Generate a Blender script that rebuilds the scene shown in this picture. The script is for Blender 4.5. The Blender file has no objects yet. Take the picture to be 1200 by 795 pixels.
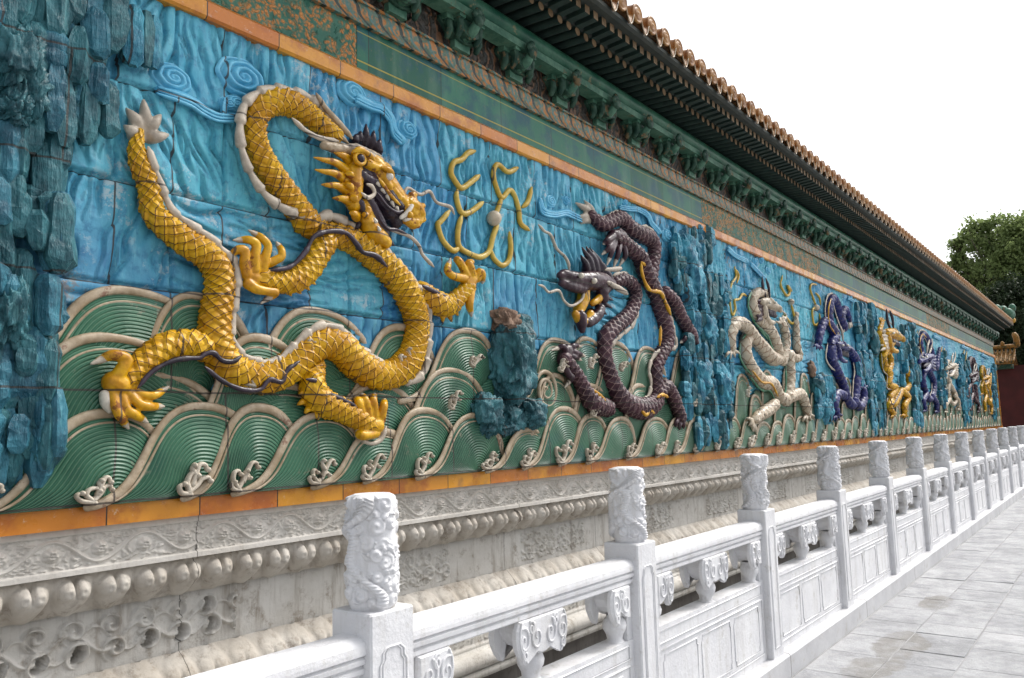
import bpy, math, random
import numpy as np
rng = np.random.default_rng(7)
random.seed(7)
sc = bpy.context.scene
COL = sc.collection

# ------------------------------------------------------------------ camera, sky, sun, exposure
F_PX, YAW, PITCH, ROLL = 928.35, 0.6547, 0.1158, -0.0271      # solved from the photograph (1200 px wide)
fw = np.array([math.cos(YAW)*math.cos(PITCH), math.sin(YAW)*math.cos(PITCH), math.sin(PITCH)])
rt = np.cross(fw, [0, 0, 1]); rt /= np.linalg.norm(rt); up = np.cross(rt, fw)
_c, _s = math.cos(ROLL), math.sin(ROLL)
rt, up = _c*rt + _s*up, -_s*rt + _c*up
EYE = np.array([0, 0, 1.62])
cam_d = bpy.data.cameras.new('camera'); cam = bpy.data.objects.new('camera', cam_d); COL.objects.link(cam)
import mathutils
M = mathutils.Matrix(((rt[0], up[0], -fw[0], EYE[0]), (rt[1], up[1], -fw[1], EYE[1]), (rt[2], up[2], -fw[2], EYE[2]), (0, 0, 0, 1)))
cam.matrix_world = M
cam_d.sensor_width = 36; cam_d.lens = 36*F_PX/1200; cam_d.clip_start = 0.05; cam_d.clip_end = 3000
sc.camera = cam

SUN_EL, SUN_AZ = math.radians(52), math.radians(112)
w = bpy.data.worlds.new('World'); sc.world = w; w.use_nodes = True
nt = w.node_tree; nt.nodes.clear()
sky = nt.nodes.new('ShaderNodeTexSky'); sky.sky_type = 'NISHITA'; sky.sun_disc = False
sky.sun_elevation = SUN_EL; sky.sun_rotation = SUN_AZ; sky.air_density = 1.0; sky.dust_density = 4.0; sky.ozone_density = 1.0
hs = nt.nodes.new('ShaderNodeHueSaturation'); hs.inputs['Saturation'].default_value = 0.22
bg = nt.nodes.new('ShaderNodeBackground'); bg.inputs['Strength'].default_value = 0.15
ow = nt.nodes.new('ShaderNodeOutputWorld')
nt.links.new(sky.outputs[0], hs.inputs['Color']); nt.links.new(hs.outputs[0], bg.inputs['Color']); nt.links.new(bg.outputs[0], ow.inputs['Surface'])
sd = bpy.data.lights.new('sun', 'SUN'); sd.energy = 1.5; sd.angle = math.radians(20); sd.color = (1, .96, .9)
so = bpy.data.objects.new('sun', sd); COL.objects.link(so)
_d = mathutils.Vector((math.sin(SUN_AZ)*math.cos(SUN_EL), math.cos(SUN_AZ)*math.cos(SUN_EL), math.sin(SUN_EL)))
so.rotation_euler = _d.to_track_quat('Z', 'Y').to_euler(); so.location = _d*60
vs = sc.view_settings; vs.view_transform = 'Standard'; vs.look = 'None'; vs.exposure = 0.80; vs.gamma = 1; vs.use_curve_mapping = False
sc.cycles.max_bounces = 6; sc.cycles.diffuse_bounces = 4

# ------------------------------------------------------------------ measuring helpers
WY = 3.317                                     # front plane of the glazed wall
X0, X1 = 0.85, 30.45                           # ends of the wall
def W(u, v, off=0.0):
    """point of the photograph laid on the wall plane, off metres in front of it"""
    d = fw + (u-600)/F_PX*rt - (v-397.5)/F_PX*up
    return EYE + d*((WY-off)/d[1])
def depth(P): return float(np.dot(fw, P-EYE))
def WR(u, v, r, off): P = W(u, v, off); return P, r*depth(P)/F_PX

# ------------------------------------------------------------------ noise
def vnoise(x, y, seed=0):
    x = np.asarray(x, float); y = np.asarray(y, float)
    xi = np.floor(x).astype(np.int64); yi = np.floor(y).astype(np.int64); xf = x-xi; yf = y-yi
    def h(a, b):
        n = (a*374761393 + b*668265263 + seed*974634777) & 0x7fffffff
        n = ((n ^ (n >> 13))*1274126177) & 0x7fffffff
        return ((n ^ (n >> 16)) & 0xffff)/65535.0
    sx = xf*xf*xf*(xf*(xf*6-15)+10); sy = yf*yf*yf*(yf*(yf*6-15)+10)
    a = h(xi, yi)*(1-sx)+h(xi+1, yi)*sx; b = h(xi, yi+1)*(1-sx)+h(xi+1, yi+1)*sx
    return a*(1-sy)+b*sy
def fbm(x, y, o=4, seed=0):
    t = 0; a = .5
    for i in range(o): t = t + a*vnoise(x*2**i, y*2**i, seed+i*17); a *= .5
    return t

# ------------------------------------------------------------------ mesh building
def mk(name, verts, faces, mats, parent=None, midx=None, uv=None, smooth=True, tone=None):
    """faces: (n,4) or (n,3) int array, or a list of such arrays"""
    verts = np.asarray(verts, np.float32)
    fl = faces if isinstance(faces, list) else [faces]
    fl = [np.asarray(f, np.int32) for f in fl if len(f)]
    me = bpy.data.meshes.new(name)
    loops = np.concatenate([f.ravel() for f in fl]); tot = np.concatenate([np.full(len(f), f.shape[1], np.int32) for f in fl])
    st = np.concatenate([[0], np.cumsum(tot)[:-1]]).astype(np.int32)
    me.vertices.add(len(verts)); me.vertices.foreach_set('co', verts.ravel())
    me.loops.add(len(loops)); me.loops.foreach_set('vertex_index', loops)
    me.polygons.add(len(tot)); me.polygons.foreach_set('loop_start', st); me.polygons.foreach_set('loop_total', tot)
    if not isinstance(mats, (list, tuple)): mats = [mats]
    for m in mats: me.materials.append(m)
    if midx is not None: me.polygons.foreach_set('material_index', np.asarray(midx, np.int32))
    me.polygons.foreach_set('use_smooth', np.full(len(tot), bool(smooth)) if np.isscalar(smooth) else np.asarray(smooth, bool))
    if uv is not None:
        l = me.uv_layers.new(name='UVMap'); l.data.foreach_set('uv', np.asarray(uv, np.float32)[loops].ravel())
    if tone is not None:
        a = me.attributes.new('tone', 'FLOAT', 'POINT'); a.data.foreach_set('value', np.asarray(tone, np.float32))
    me.update(calc_edges=True); me.validate()
    return link(name, me, parent)
def link(name, me, parent=None):
    o = bpy.data.objects.new(name, me); COL.objects.link(o)
    if parent is not None: o.parent = parent
    return o
def empty(name, label=None, cat=None, group=None, loc=(0, 0, 0), parent=None):
    o = bpy.data.objects.new(name, None); COL.objects.link(o); o.location = loc
    if label: o['label'] = label
    if cat: o['category'] = cat
    if group: o['group'] = group
    if parent: o.parent = parent
    return o
def copy(o, parent, loc=None):
    c = o.copy(); COL.objects.link(c); c.parent = parent
    if loc is not None: c.location = loc
    for k in o.children:
        d = k.copy(); COL.objects.link(d); d.parent = c
    return c

class MB:
    """collects pieces for one mesh"""
    def __init__(s): s.v = []; s.q = []; s.t = []; s.qm = []; s.tm = []; s.uv = []; s.n = 0; s.qs = []; s.ts = []
    def add(s, v, q=None, t=None, m=0, uv=None, smooth=True):
        v = np.asarray(v, float).reshape(-1, 3)
        if q is not None and len(q): q = np.asarray(q, int); s.q.append(q+s.n); s.qm.append(np.full(len(q), m)); s.qs.append(np.full(len(q), smooth))
        if t is not None and len(t): t = np.asarray(t, int); s.t.append(t+s.n); s.tm.append(np.full(len(t), m)); s.ts.append(np.full(len(t), smooth))
        s.v.append(v); s.uv.append(np.zeros((len(v), 2)) if uv is None else np.asarray(uv, float)); s.n += len(v)
    def box(s, a, b, m=0):
        x0, y0, z0 = a; x1, y1, z1 = b
        v = [(x0, y0, z0), (x1, y0, z0), (x1, y1, z0), (x0, y1, z0), (x0, y0, z1), (x1, y0, z1), (x1, y1, z1), (x0, y1, z1)]
        s.add(v, q=[(0, 3, 2, 1), (4, 5, 6, 7), (0, 1, 5, 4), (1, 2, 6, 5), (2, 3, 7, 6), (3, 0, 4, 7)], m=m, smooth=False)
    def grid(s, P, m=0, uv=None, smooth=True, flip=False, closed=False):
        n, k = P.shape[:2]; idx = np.arange(n*k).reshape(n, k)
        if closed: idx = np.concatenate([idx, idx[:, :1]], 1)
        q = np.stack([idx[:-1, :-1], idx[1:, :-1], idx[1:, 1:], idx[:-1, 1:]], -1).reshape(-1, 4)
        if flip: q = q[:, ::-1]
        s.add(P.reshape(-1, 3), q=q, m=m, uv=None if uv is None else uv.reshape(-1, 2), smooth=smooth)
    def tube(s, pts, rad, seg=10, m=0, flat=1.0, cap=True, front=None, uvf=None, disp=None):
        V, uv = tube_grid(np.asarray(pts, float), np.asarray(rad, float)*np.ones(len(pts)), seg, flat, cap, disp, uvf)
        s.grid(V, m=m, closed=(uvf is None), uv=uv)
        if cap and uvf is None:
            k = V.shape[1]; base = s.n-V.shape[0]*k
            s.v.append(np.array([V[0].mean(0), V[-1].mean(0)])); s.uv.append(np.zeros((2, 2)))
            a = base+np.arange(k); b = base+(V.shape[0]-1)*k+np.arange(k)
            t = [(s.n, a[(i+1) % k], a[i]) for i in range(k)]+[(s.n+1, b[i], b[(i+1) % k]) for i in range(k)]
            s.t.append(np.array(t)[:, ::-1]); s.tm.append(np.full(2*k, m)); s.ts.append(np.full(2*k, True)); s.n += 2
    def lathe(s, prof, seg=20, c=(0, 0), m=0, ang=(0, 2*math.pi)):
        prof = np.asarray(prof, float); a = np.linspace(ang[0], ang[1], seg+1)
        P = np.stack([c[0]+prof[:, None, 0]*np.cos(a), c[1]+prof[:, None, 0]*np.sin(a), prof[:, None, 1]+0*a], -1)
        s.grid(P, m=m, flip=True)
    def prism(s, poly, y0, y1, m=0, bev=0.0):
        """outline in (x,z) extruded from y1 (back) to y0 (front)"""
        p = np.asarray(poly, float); n = len(p); c = p.mean(0)
        d = p-c; L = np.linalg.norm(d, axis=1, keepdims=True); pin = p-d/L*bev
        rings = [(p, y1), (p, y0+bev), (pin, y0)]
        V = np.concatenate([np.c_[r[:, 0], np.full(n, y), r[:, 1]] for r, y in rings]); q = []
        for k in range(2):
            for i in range(n): j = (i+1) % n; q.append((k*n+i, k*n+j, (k+1)*n+j, (k+1)*n+i))
        V = np.concatenate([V, [[c[0], y0, c[1]], [c[0], y1, c[1]]]])
        t = [(2*n+i, 2*n+(i+1) % n, 3*n) for i in range(n)]+[((i+1) % n, i, 3*n+1) for i in range(n)]
        s.add(V, q=q, t=t, m=m, smooth=False)
    def build(s, name, mats, parent=None, smooth=None, uv=False):
        fl = []; mi = []; sm = []
        if s.q: fl.append(np.concatenate(s.q)); mi.append(np.concatenate(s.qm)); sm.append(np.concatenate(s.qs))
        if s.t: fl.append(np.concatenate(s.t)); mi.append(np.concatenate(s.tm)); sm.append(np.concatenate(s.ts))
        sm = np.concatenate(sm) if smooth is None else smooth
        return mk(name, np.concatenate(s.v), fl, mats, parent, np.concatenate(mi), np.concatenate(s.uv) if uv else None, sm)

def catmull(P, n):
    P = np.asarray(P, float); P = np.concatenate([[2*P[0]-P[1]], P, [2*P[-1]-P[-2]]]); out = []
    K = len(P)-3
    t = np.linspace(0, K, n); i = np.minimum(t.astype(int), K-1); f = (t-i)[:, None]
    a, b, c, d = P[i], P[i+1], P[i+2], P[i+3]
    return .5*((2*b)+(-a+c)*f+(2*a-5*b+4*c-d)*f**2+(-a+3*b-3*c+d)*f**3)
def smooth_path(P, step):
    """P rows: x,y,z,r ; resample evenly"""
    Q = catmull(P, max(40, len(P)*24)); L = np.concatenate([[0], np.cumsum(np.linalg.norm(np.diff(Q[:, :3], axis=0), axis=1))])
    n = max(3, int(L[-1]/step)+1); s = np.linspace(0, L[-1], n)
    return np.stack([np.interp(s, L, Q[:, k]) for k in range(Q.shape[1])], 1)
def tube_grid(P, R, seg, flat=1.0, cap=True, disp=None, uvf=None):
    T = np.gradient(P, axis=0); T /= np.linalg.norm(T, axis=1, keepdims=True)+1e-9
    N = np.array([0, -1., 0])-T*(-T[:, 1:2]); ln = np.linalg.norm(N, axis=1, keepdims=True)
    N = np.where(ln < .2, np.array([0, 0, 1.])-T*T[:, 2:3], N); N /= np.linalg.norm(N, axis=1, keepdims=True)+1e-9
    B = np.cross(T, N)
    L = np.concatenate([[0], np.cumsum(np.linalg.norm(np.diff(P, axis=0), axis=1))])
    if cap:
        for e, sgn in ((0, -1), (-1, 1)):
            ext = []
            for a in (35, 65, 85): ext.append((P[e]+sgn*T[e]*R[e]*math.sin(math.radians(a))*.9, R[e]*math.cos(math.radians(a))))
            pe = np.array([x[0] for x in ext]); re = np.array([x[1] for x in ext]); n3 = lambda X: np.repeat(X[e][None], 3, 0)
            if e == 0: P2 = np.concatenate([pe[::-1], P]); R2 = np.concatenate([re[::-1], R]); N2 = np.concatenate([n3(N), N]); B2 = np.concatenate([n3(B), B]); L2 = np.concatenate([np.zeros(3), L])
            else: P2 = np.concatenate([P2, pe]); R2 = np.concatenate([R2, re]); N2 = np.concatenate([N2, n3(N)]); B2 = np.concatenate([B2, n3(B)]); L2 = np.concatenate([L2, np.full(3, L[-1])])
        P, R, N, B, L = P2, R2, N2, B2, L2
    closed_extra = 1 if uvf is not None else 0
    th = np.linspace(0, 2*np.pi, seg+1)[:seg+closed_extra]
    uv = None; d = 0
    if uvf is not None:
        U = np.repeat(L[:, None], len(th), 1); Vv = np.repeat((th/(2*np.pi))[None], len(L), 0); uv = np.stack(uvf(U, Vv), -1)
        if disp is not None: d = disp(uv[..., 0], uv[..., 1])*np.minimum(1, R/(R.max()*.5))[:, None]
    rr = R[:, None]+d
    V = P[:, None]+rr[..., None]*(np.cos(th)[None, :, None]*flat*N[:, None]+np.sin(th)[None, :, None]*B[:, None])
    return V, uv

# ------------------------------------------------------------------ materials
class NT:
    def __init__(s, name):
        s.m = bpy.data.materials.new(name); s.m.use_nodes = True; s.t = s.m.node_tree; s.t.nodes.clear()
        s.o = s.t.nodes.new('ShaderNodeOutputMaterial'); s.b = s.t.nodes.new('ShaderNodeBsdfPrincipled'); s.t.links.new(s.b.outputs[0], s.o.inputs[0])
        g = s.t.nodes.new('ShaderNodeNewGeometry'); s.pos = g.outputs['Position']
    def set(s, k, v):
        if hasattr(v, 'links') or isinstance(v, bpy.types.NodeSocket): s.t.links.new(v, s.b.inputs[k])
        else: s.b.inputs[k].default_value = v
    def inp(s, n, i, v):
        if isinstance(v, bpy.types.NodeSocket): s.t.links.new(v, n.inputs[i])
        else: n.inputs[i].default_value = v
    def noise(s, scale, detail=4, rough=.55, vec=None, dist=0, stretch=None):
        n = s.t.nodes.new('ShaderNodeTexNoise'); n.inputs['Scale'].default_value = scale; n.inputs['Detail'].default_value = detail
        n.inputs['Roughness'].default_value = rough; n.inputs['Distortion'].default_value = dist
        v = vec or s.pos
        if stretch: v = s.scale(v, stretch)
        s.t.links.new(v, n.inputs['Vector']); return n.outputs['Fac']
    def scale(s, v, k, off=(0, 0, 0)):
        n = s.t.nodes.new('ShaderNodeMapping'); n.inputs['Scale'].default_value = k; n.inputs['Location'].default_value = off; s.t.links.new(v, n.inputs['Vector']); return n.outputs[0]
    def voro(s, scale, feat='F1', vec=None, out='Distance', rnd=1.0):
        n = s.t.nodes.new('ShaderNodeTexVoronoi'); n.feature = feat; n.inputs['Scale'].default_value = scale; n.inputs['Randomness'].default_value = rnd
        s.t.links.new(vec or s.pos, n.inputs['Vector']); return n.outputs[out]
    def math(s, op, a, b=0.0, c=0.0):
        n = s.t.nodes.new('ShaderNodeMath'); n.operation = op; s.inp(n, 0, a); s.inp(n, 1, b); s.inp(n, 2, c); return n.outputs[0]
    def ramp(s, v, a, b, lo=0.0, hi=1.0):
        n = s.t.nodes.new('ShaderNodeMapRange'); n.interpolation_type = 'SMOOTHSTEP'; s.inp(n, 'Value', v)
        for k, x in (('From Min', a), ('From Max', b), ('To Min', lo), ('To Max', hi)): n.inputs[k].default_value = x
        return n.outputs[0]
    def mix(s, f, a, b):
        n = s.t.nodes.new('ShaderNodeMix'); n.data_type = 'RGBA'; s.inp(n, 0, f)
        for i, v in ((6, a), (7, b)):
            if isinstance(v, bpy.types.NodeSocket): s.t.links.new(v, n.inputs[i])
            else: n.inputs[i].default_value = (*v, 1)
        return n.outputs[2]
    def bump(s, h, strength=.5, dist=.01):
        n = s.t.nodes.new('ShaderNodeBump'); n.inputs['Strength'].default_value = strength; n.inputs['Distance'].default_value = dist
        s.t.links.new(h, n.inputs['Height']); s.t.links.new(n.outputs[0], s.b.inputs['Normal'])
    def sep(s, v):
        n = s.t.nodes.new('ShaderNodeSeparateXYZ'); s.t.links.new(v, n.inputs[0]); return n.outputs
    def comb(s, x, y, z=0.0):
        n = s.t.nodes.new('ShaderNodeCombineXYZ'); s.inp(n, 0, x); s.inp(n, 1, y); s.inp(n, 2, z); return n.outputs[0]
    def brick(s, vec, bw, rh, mortar=.004, off=.5, sq=1.0, smooth=.1):
        n = s.t.nodes.new('ShaderNodeTexBrick'); n.offset = off; n.squash = sq; n.inputs['Scale'].default_value = 1
        n.inputs['Mortar Size'].default_value = mortar; n.inputs['Mortar Smooth'].default_value = smooth; n.inputs['Brick Width'].default_value = bw; n.inputs['Row Height'].default_value = rh
        n.inputs['Color1'].default_value = (0, 0, 0, 1); n.inputs['Color2'].default_value = (1, 1, 1, 1); n.inputs['Mortar'].default_value = (.5, .5, .5, 1); n.inputs['Bias'].default_value = 0
        s.t.links.new(vec, n.inputs['Vector']); return n.outputs['Color'], n.outputs['Fac']
    def uv(s):
        n = s.t.nodes.new('ShaderNodeUVMap'); n.uv_map = 'UVMap'; return n.outputs[0]
    def attr(s, name):
        n = s.t.nodes.new('ShaderNodeAttribute'); n.attribute_name = name; return n.outputs['Fac']
ROW, BW = 0.4447, 0.505
def seams(n):
    """joints between the glazed pieces that make up the wall"""
    p = n.sep(n.pos); wob = n.noise(6, 2)
    x = n.math('ADD', n.math('ADD', p[0], .20), n.math('MULTIPLY', wob, .012)); z = n.math('ADD', n.math('SUBTRACT', p[2], 1.388), n.math('MULTIPLY', wob, .012))
    return n.brick(n.comb(x, z), BW, ROW, .0045)
def glaze(name, a, b, rough=.36, seam=True, chip=None, chip_at=.66, nscale=5, bumps=.25, spec=.4):
    n = NT(name); f = n.ramp(n.noise(nscale, 5, .6), .35, .65)
    c = n.mix(f, a, b)
    f2 = n.ramp(n.noise(38, 3, .6), .4, .75); c = n.mix(n.math('MULTIPLY', f2, .35), c, tuple(x*.55 for x in a))
    h = n.noise(60, 3)
    if chip:
        cf = n.ramp(n.noise(9, 6, .7), chip_at, chip_at+.05); c = n.mix(cf, c, chip); n.set('Roughness', n.math('ADD', n.math('MULTIPLY', cf, .4), rough))
    else: n.set('Roughness', n.ramp(n.noise(14, 3), .3, .7, rough-.08, rough+.14))
    if seam:
        _, mf = seams(n); c = n.mix(n.math('MULTIPLY', mf, .85), c, (.05, .04, .035)); h = n.math('SUBTRACT', h, n.math('MULTIPLY', mf, 2.5))
    n.set('Base Color', c); n.set('Specular IOR Level', spec); n.bump(h, bumps, .006); return n.m
def scale_glaze(name, a, b, line, rough=.34, chip=None, lw=.058):
    """glazed dragon skin: lozenge scales with unglazed dark edges"""
    n = NT(name); uvn = n.uv(); wn = n.t.nodes.new('ShaderNodeTexNoise'); wn.inputs['Scale'].default_value = 13; wn.inputs['Detail'].default_value = 3; n.t.links.new(n.pos, wn.inputs['Vector']); vm = n.t.nodes.new('ShaderNodeVectorMath'); vm.operation = 'MULTIPLY_ADD'; n.t.links.new(wn.outputs['Color'], vm.inputs[0]); vm.inputs[1].default_value = (.5, .5, 0); n.t.links.new(uvn, vm.inputs[2]); u = n.sep(vm.outputs[0]); e = []
    for k in (0, 1):
        fr = n.math('FRACT', u[k]); e.append(n.math('MINIMUM', fr, n.math('SUBTRACT', 1.0, fr)))
    wob = n.math('MULTIPLY', n.noise(40, 3), .06)
    mask = n.ramp(n.math('ADD', n.math('MINIMUM', e[0], e[1]), n.math('SUBTRACT', wob, .03)), lw*.5, lw, 1, 0)
    c = n.mix(n.ramp(n.noise(7, 4), .35, .65), a, b)
    c = n.mix(n.math('MULTIPLY', n.ramp(n.noise(30, 4, .65), .5, .7), .45), c, tuple(x*.6 for x in a))
    c = n.mix(n.math('MULTIPLY', mask, n.ramp(n.noise(5, 4), .3, .6, .65, 1.0)), c, line)
    if chip: c = n.mix(n.ramp(n.noise(8, 6, .72), .64, .7), c, chip)
    _, mf = seams(n); c = n.mix(n.math('MULTIPLY', mf, .85), c, (.05, .04, .035))
    n.set('Base Color', c); n.set('Roughness', n.ramp(n.noise(14, 3), .3, .7, rough+.0, rough+.2)); n.set('Specular IOR Level', .38)
    n.bump(n.math('SUBTRACT', n.noise(70, 3), n.math('MULTIPLY', mf, 2.5)), .2, .005); return n.m
def blue_tiles():
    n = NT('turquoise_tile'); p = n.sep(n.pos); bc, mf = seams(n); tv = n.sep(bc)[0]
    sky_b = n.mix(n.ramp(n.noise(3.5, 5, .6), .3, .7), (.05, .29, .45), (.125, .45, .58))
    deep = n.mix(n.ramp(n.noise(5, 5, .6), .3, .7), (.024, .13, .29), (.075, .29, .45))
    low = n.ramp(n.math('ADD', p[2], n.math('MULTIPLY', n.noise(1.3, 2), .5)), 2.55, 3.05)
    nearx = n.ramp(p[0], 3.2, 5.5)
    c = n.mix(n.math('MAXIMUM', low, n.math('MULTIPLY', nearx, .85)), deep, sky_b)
    c = n.mix(n.ramp(tv, .0, .5, .5, 0), c, (.10, .46, .52)); c = n.mix(n.ramp(tv, .5, 1.0, 0, .6), c, (.025, .19, .42))
    st = n.noise(1, 4, .6, stretch=(24, 24, 2.5)); c = n.mix(n.ramp(st, .5, .75, 0, .4), c, (.12, .50, .62))
    sp = n.noise(26, 4, .7); c = n.mix(n.ramp(sp, .5, .66, 0, .45), c, (.016, .11, .24)); c = n.mix(n.ramp(n.noise(1, 5, .7, stretch=(46, 46, 6)), .5, .66, 0, .35), c, (.016, .13, .27)); c = n.mix(n.ramp(n.noise(1, 4, .7, stretch=(30, 30, 5), vec=n.scale(n.pos, (1, 1, 1), (5, 5, 5))), .55, .75, 0, .6), c, (.20, .52, .60))
    wh = n.math('MULTIPLY', n.ramp(n.noise(2.1, 3, .6), .52, .62), n.ramp(n.noise(16, 5, .75), .53, .6)); c = n.mix(n.math('MULTIPLY', wh, .7), c, (.42, .50, .52))
    br = n.math('MULTIPLY', n.ramp(n.noise(1.7, 3, .6, vec=n.scale(n.pos, (1, 1, 1), (7, 3, 5))), .58, .68), n.ramp(n.noise(20, 5, .75), .52, .6)); c = n.mix(n.math('MULTIPLY', br, .7), c, (.22, .15, .10))
    c = n.mix(n.math('MULTIPLY', mf, .9), c, (.04, .035, .03))
    n.set('Base Color', c); n.set('Roughness', n.ramp(n.noise(12, 3), .3, .7, .42, .62)); n.set('Specular IOR Level', .35)
    n.bump(n.math('SUBTRACT', n.noise(45, 5, .6), n.math('MULTIPLY', mf, 3)), .3, .007); return n.m
def wave_mat():
    n = NT('green_wave_glaze'); u = n.sep(n.uv())
    ln = n.math('SINE', n.math('MULTIPLY', u[1], 2*math.pi/.0165))
    c = n.mix(n.ramp(n.noise(4, 4), .3, .7), (.013, .075, .043), (.046, .155, .09))
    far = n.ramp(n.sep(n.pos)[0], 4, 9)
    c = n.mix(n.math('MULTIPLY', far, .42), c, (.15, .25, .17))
    c = n.mix(n.ramp(n.noise(1.2, 3, vec=n.scale(n.pos, (1, 1, 1), (3, 1, 9))), .55, .68, 0, .6), c, (.03, .14, .17))
    c = n.mix(n.ramp(ln, .5, .95, 0, .34), c, (.18, .29, .19))
    c = n.mix(n.math('MULTIPLY', n.ramp(n.noise(13, 5, .75), .6, .68), .5), c, (.28, .24, .18))
    _, mf = seams(n); c = n.mix(n.math('MULTIPLY', mf, .85), c, (.05, .04, .035))
    n.set('Base Color', c); n.set('Roughness', .36); n.set('Specular IOR Level', .4)
    n.bump(n.math('SUBTRACT', n.math('ADD', n.math('MULTIPLY', ln, .5), n.math('MULTIPLY', n.noise(50, 3), .3)), n.math('MULTIPLY', mf, 3)), .7, .007); return n.m
def border(name, dirx=True):
    n = NT(name); p = n.sep(n.pos)
    bc, mf = n.brick(n.comb(n.math('ADD', p[0] if dirx else p[2], .06), .2), .402, 5.0, .003, 0)
    c = n.mix(n.sep(bc)[0], (.52, .16, .02), (.68, .32, .025))
    c = n.mix(n.ramp(n.noise(4, 5, .7), .45, .65, 0, .75), c, (.34, .085, .02)); c = n.mix(n.ramp(n.noise(30, 5, .75), .62, .7, 0, .5), c, (.70, .62, .5))
    c = n.mix(n.ramp(n.noise(2.2, 4, .7, vec=n.scale(n.pos, (1, 1, 1), (4, 4, 4))), .6, .72, 0, .6), c, (.16, .085, .05))
    c = n.mix(mf, c, (.03, .02, .015)); n.set('Base Color', c); n.set('Roughness', n.ramp(n.noise(11, 3), .3, .7, .2, .45)); n.set('Specular IOR Level', .4)
    n.bump(n.math('SUBTRACT', n.noise(35, 4), n.math('MULTIPLY', mf, 3)), .25, .005); return n.m
def stone(name, a, b, dirt, rough=.8, dirt_at=.55, joints=False, streak=0, bump=.3):
    n = NT(name); c = n.mix(n.ramp(n.noise(3, 5, .65), .3, .7), a, b)
    c = n.mix(n.math('MULTIPLY', n.ramp(n.noise(11, 6, .75), dirt_at, dirt_at+.2), .75), c, dirt)
    if streak: c = n.mix(n.math('MULTIPLY', n.ramp(n.noise(1, 5, .7, stretch=(14, 14, 1.6)), .48, .7), streak), c, dirt)
    h = n.math('ADD', n.noise(60, 5, .7), n.math('MULTIPLY', n.noise(15, 4), .7))
    if joints:
        p = n.sep(n.pos); wob = n.math('MULTIPLY', n.noise(7, 3), .02)
        _, mf = n.brick(n.comb(n.math('ADD', n.math('ADD', p[0], wob), .36), .2), 1.17, 5, .0022, 0); c = n.mix(n.math('MULTIPLY', mf, .75), c, (.04, .035, .03)); h = n.math('SUBTRACT', h, n.math('MULTIPLY', mf, 4))
    n.set('Base Color', c); n.set('Roughness', rough); n.set('Specular IOR Level', .3); n.bump(h, bump, .006); return n.m
def floral():
    n = NT('flower_frieze_glaze'); p = n.sep(n.pos); v2 = n.comb(p[0], p[2])
    wv = n.t.nodes.new('ShaderNodeTexNoise'); wv.inputs['Scale'].default_value = 16; n.t.links.new(v2, wv.inputs['Vector']); va = n.t.nodes.new('ShaderNodeVectorMath'); va.operation = 'MULTIPLY_ADD'; n.t.links.new(wv.outputs['Color'], va.inputs[0]); va.inputs[1].default_value = (.05, .05, 0); n.t.links.new(v2, va.inputs[2]); v3 = va.outputs[0]
    d = n.voro(11, vec=v3); d2 = n.voro(46, vec=v3)
    fl = n.ramp(d, .3, .6, 1, 0); pet = n.ramp(d2, .2, .5, 1, 0); big = n.ramp(n.noise(5, 3, vec=v2), .44, .55)
    c = n.mix(n.ramp(n.noise(8, 4), .3, .7), (.022, .11, .08), (.055, .16, .11))
    org = n.mix(n.noise(20, 3), (.60, .19, .05), (.50, .27, .09))
    c = n.mix(n.math('MULTIPLY', n.math('MULTIPLY', n.math('MAXIMUM', fl, big), n.ramp(d2, .25, .75, 1, 0)), .95), c, org)
    n.set('Base Color', c); n.set('Roughness', .5); n.set('Specular IOR Level', .2); n.bump(n.math('ADD', n.math('MULTIPLY', pet, .7), n.math('MULTIPLY', fl, .7)), .8, .012); return n.m
def green_slab():
    n = NT('green_glazed_slab'); p = n.sep(n.pos); bc, mf = n.brick(n.comb(n.math('ADD', p[0], .1), .2), .62, 5, .003, 0)
    c = n.mix(n.sep(bc)[0], (.010, .095, .060), (.035, .18, .115)); c = n.mix(n.ramp(n.noise(4, 5, .65), .42, .62, 0, .85), c, (.008, .075, .105)); c = n.mix(n.ramp(n.noise(24, 5, .75), .55, .7, 0, .4), c, (.16, .15, .09))
    c = n.mix(n.ramp(n.noise(1, 4, stretch=(9, 9, 2)), .5, .75, 0, .3), c, (.15, .26, .19)); c = n.mix(mf, c, (.02, .04, .03))
    z = p[2]; l1 = n.ramp(n.math('ABSOLUTE', n.math('SUBTRACT', z, 3.757)), .003, .006, 1, 0); l2 = n.ramp(n.math('ABSOLUTE', n.math('SUBTRACT', z, 3.932)), .002, .005, 1, 0)
    c = n.mix(n.math('MULTIPLY', n.math('MAXIMUM', l1, n.math('MULTIPLY', l2, .7)), .8), c, (.45, .36, .06))
    n.set('Base Color', c); n.set('Roughness', .45); n.set('Specular IOR Level', .22); n.bump(n.math('ADD', n.noise(30, 3), n.math('ADD', n.math('MULTIPLY', l1, 1.5), l2)), .3, .004); return n.m
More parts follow.
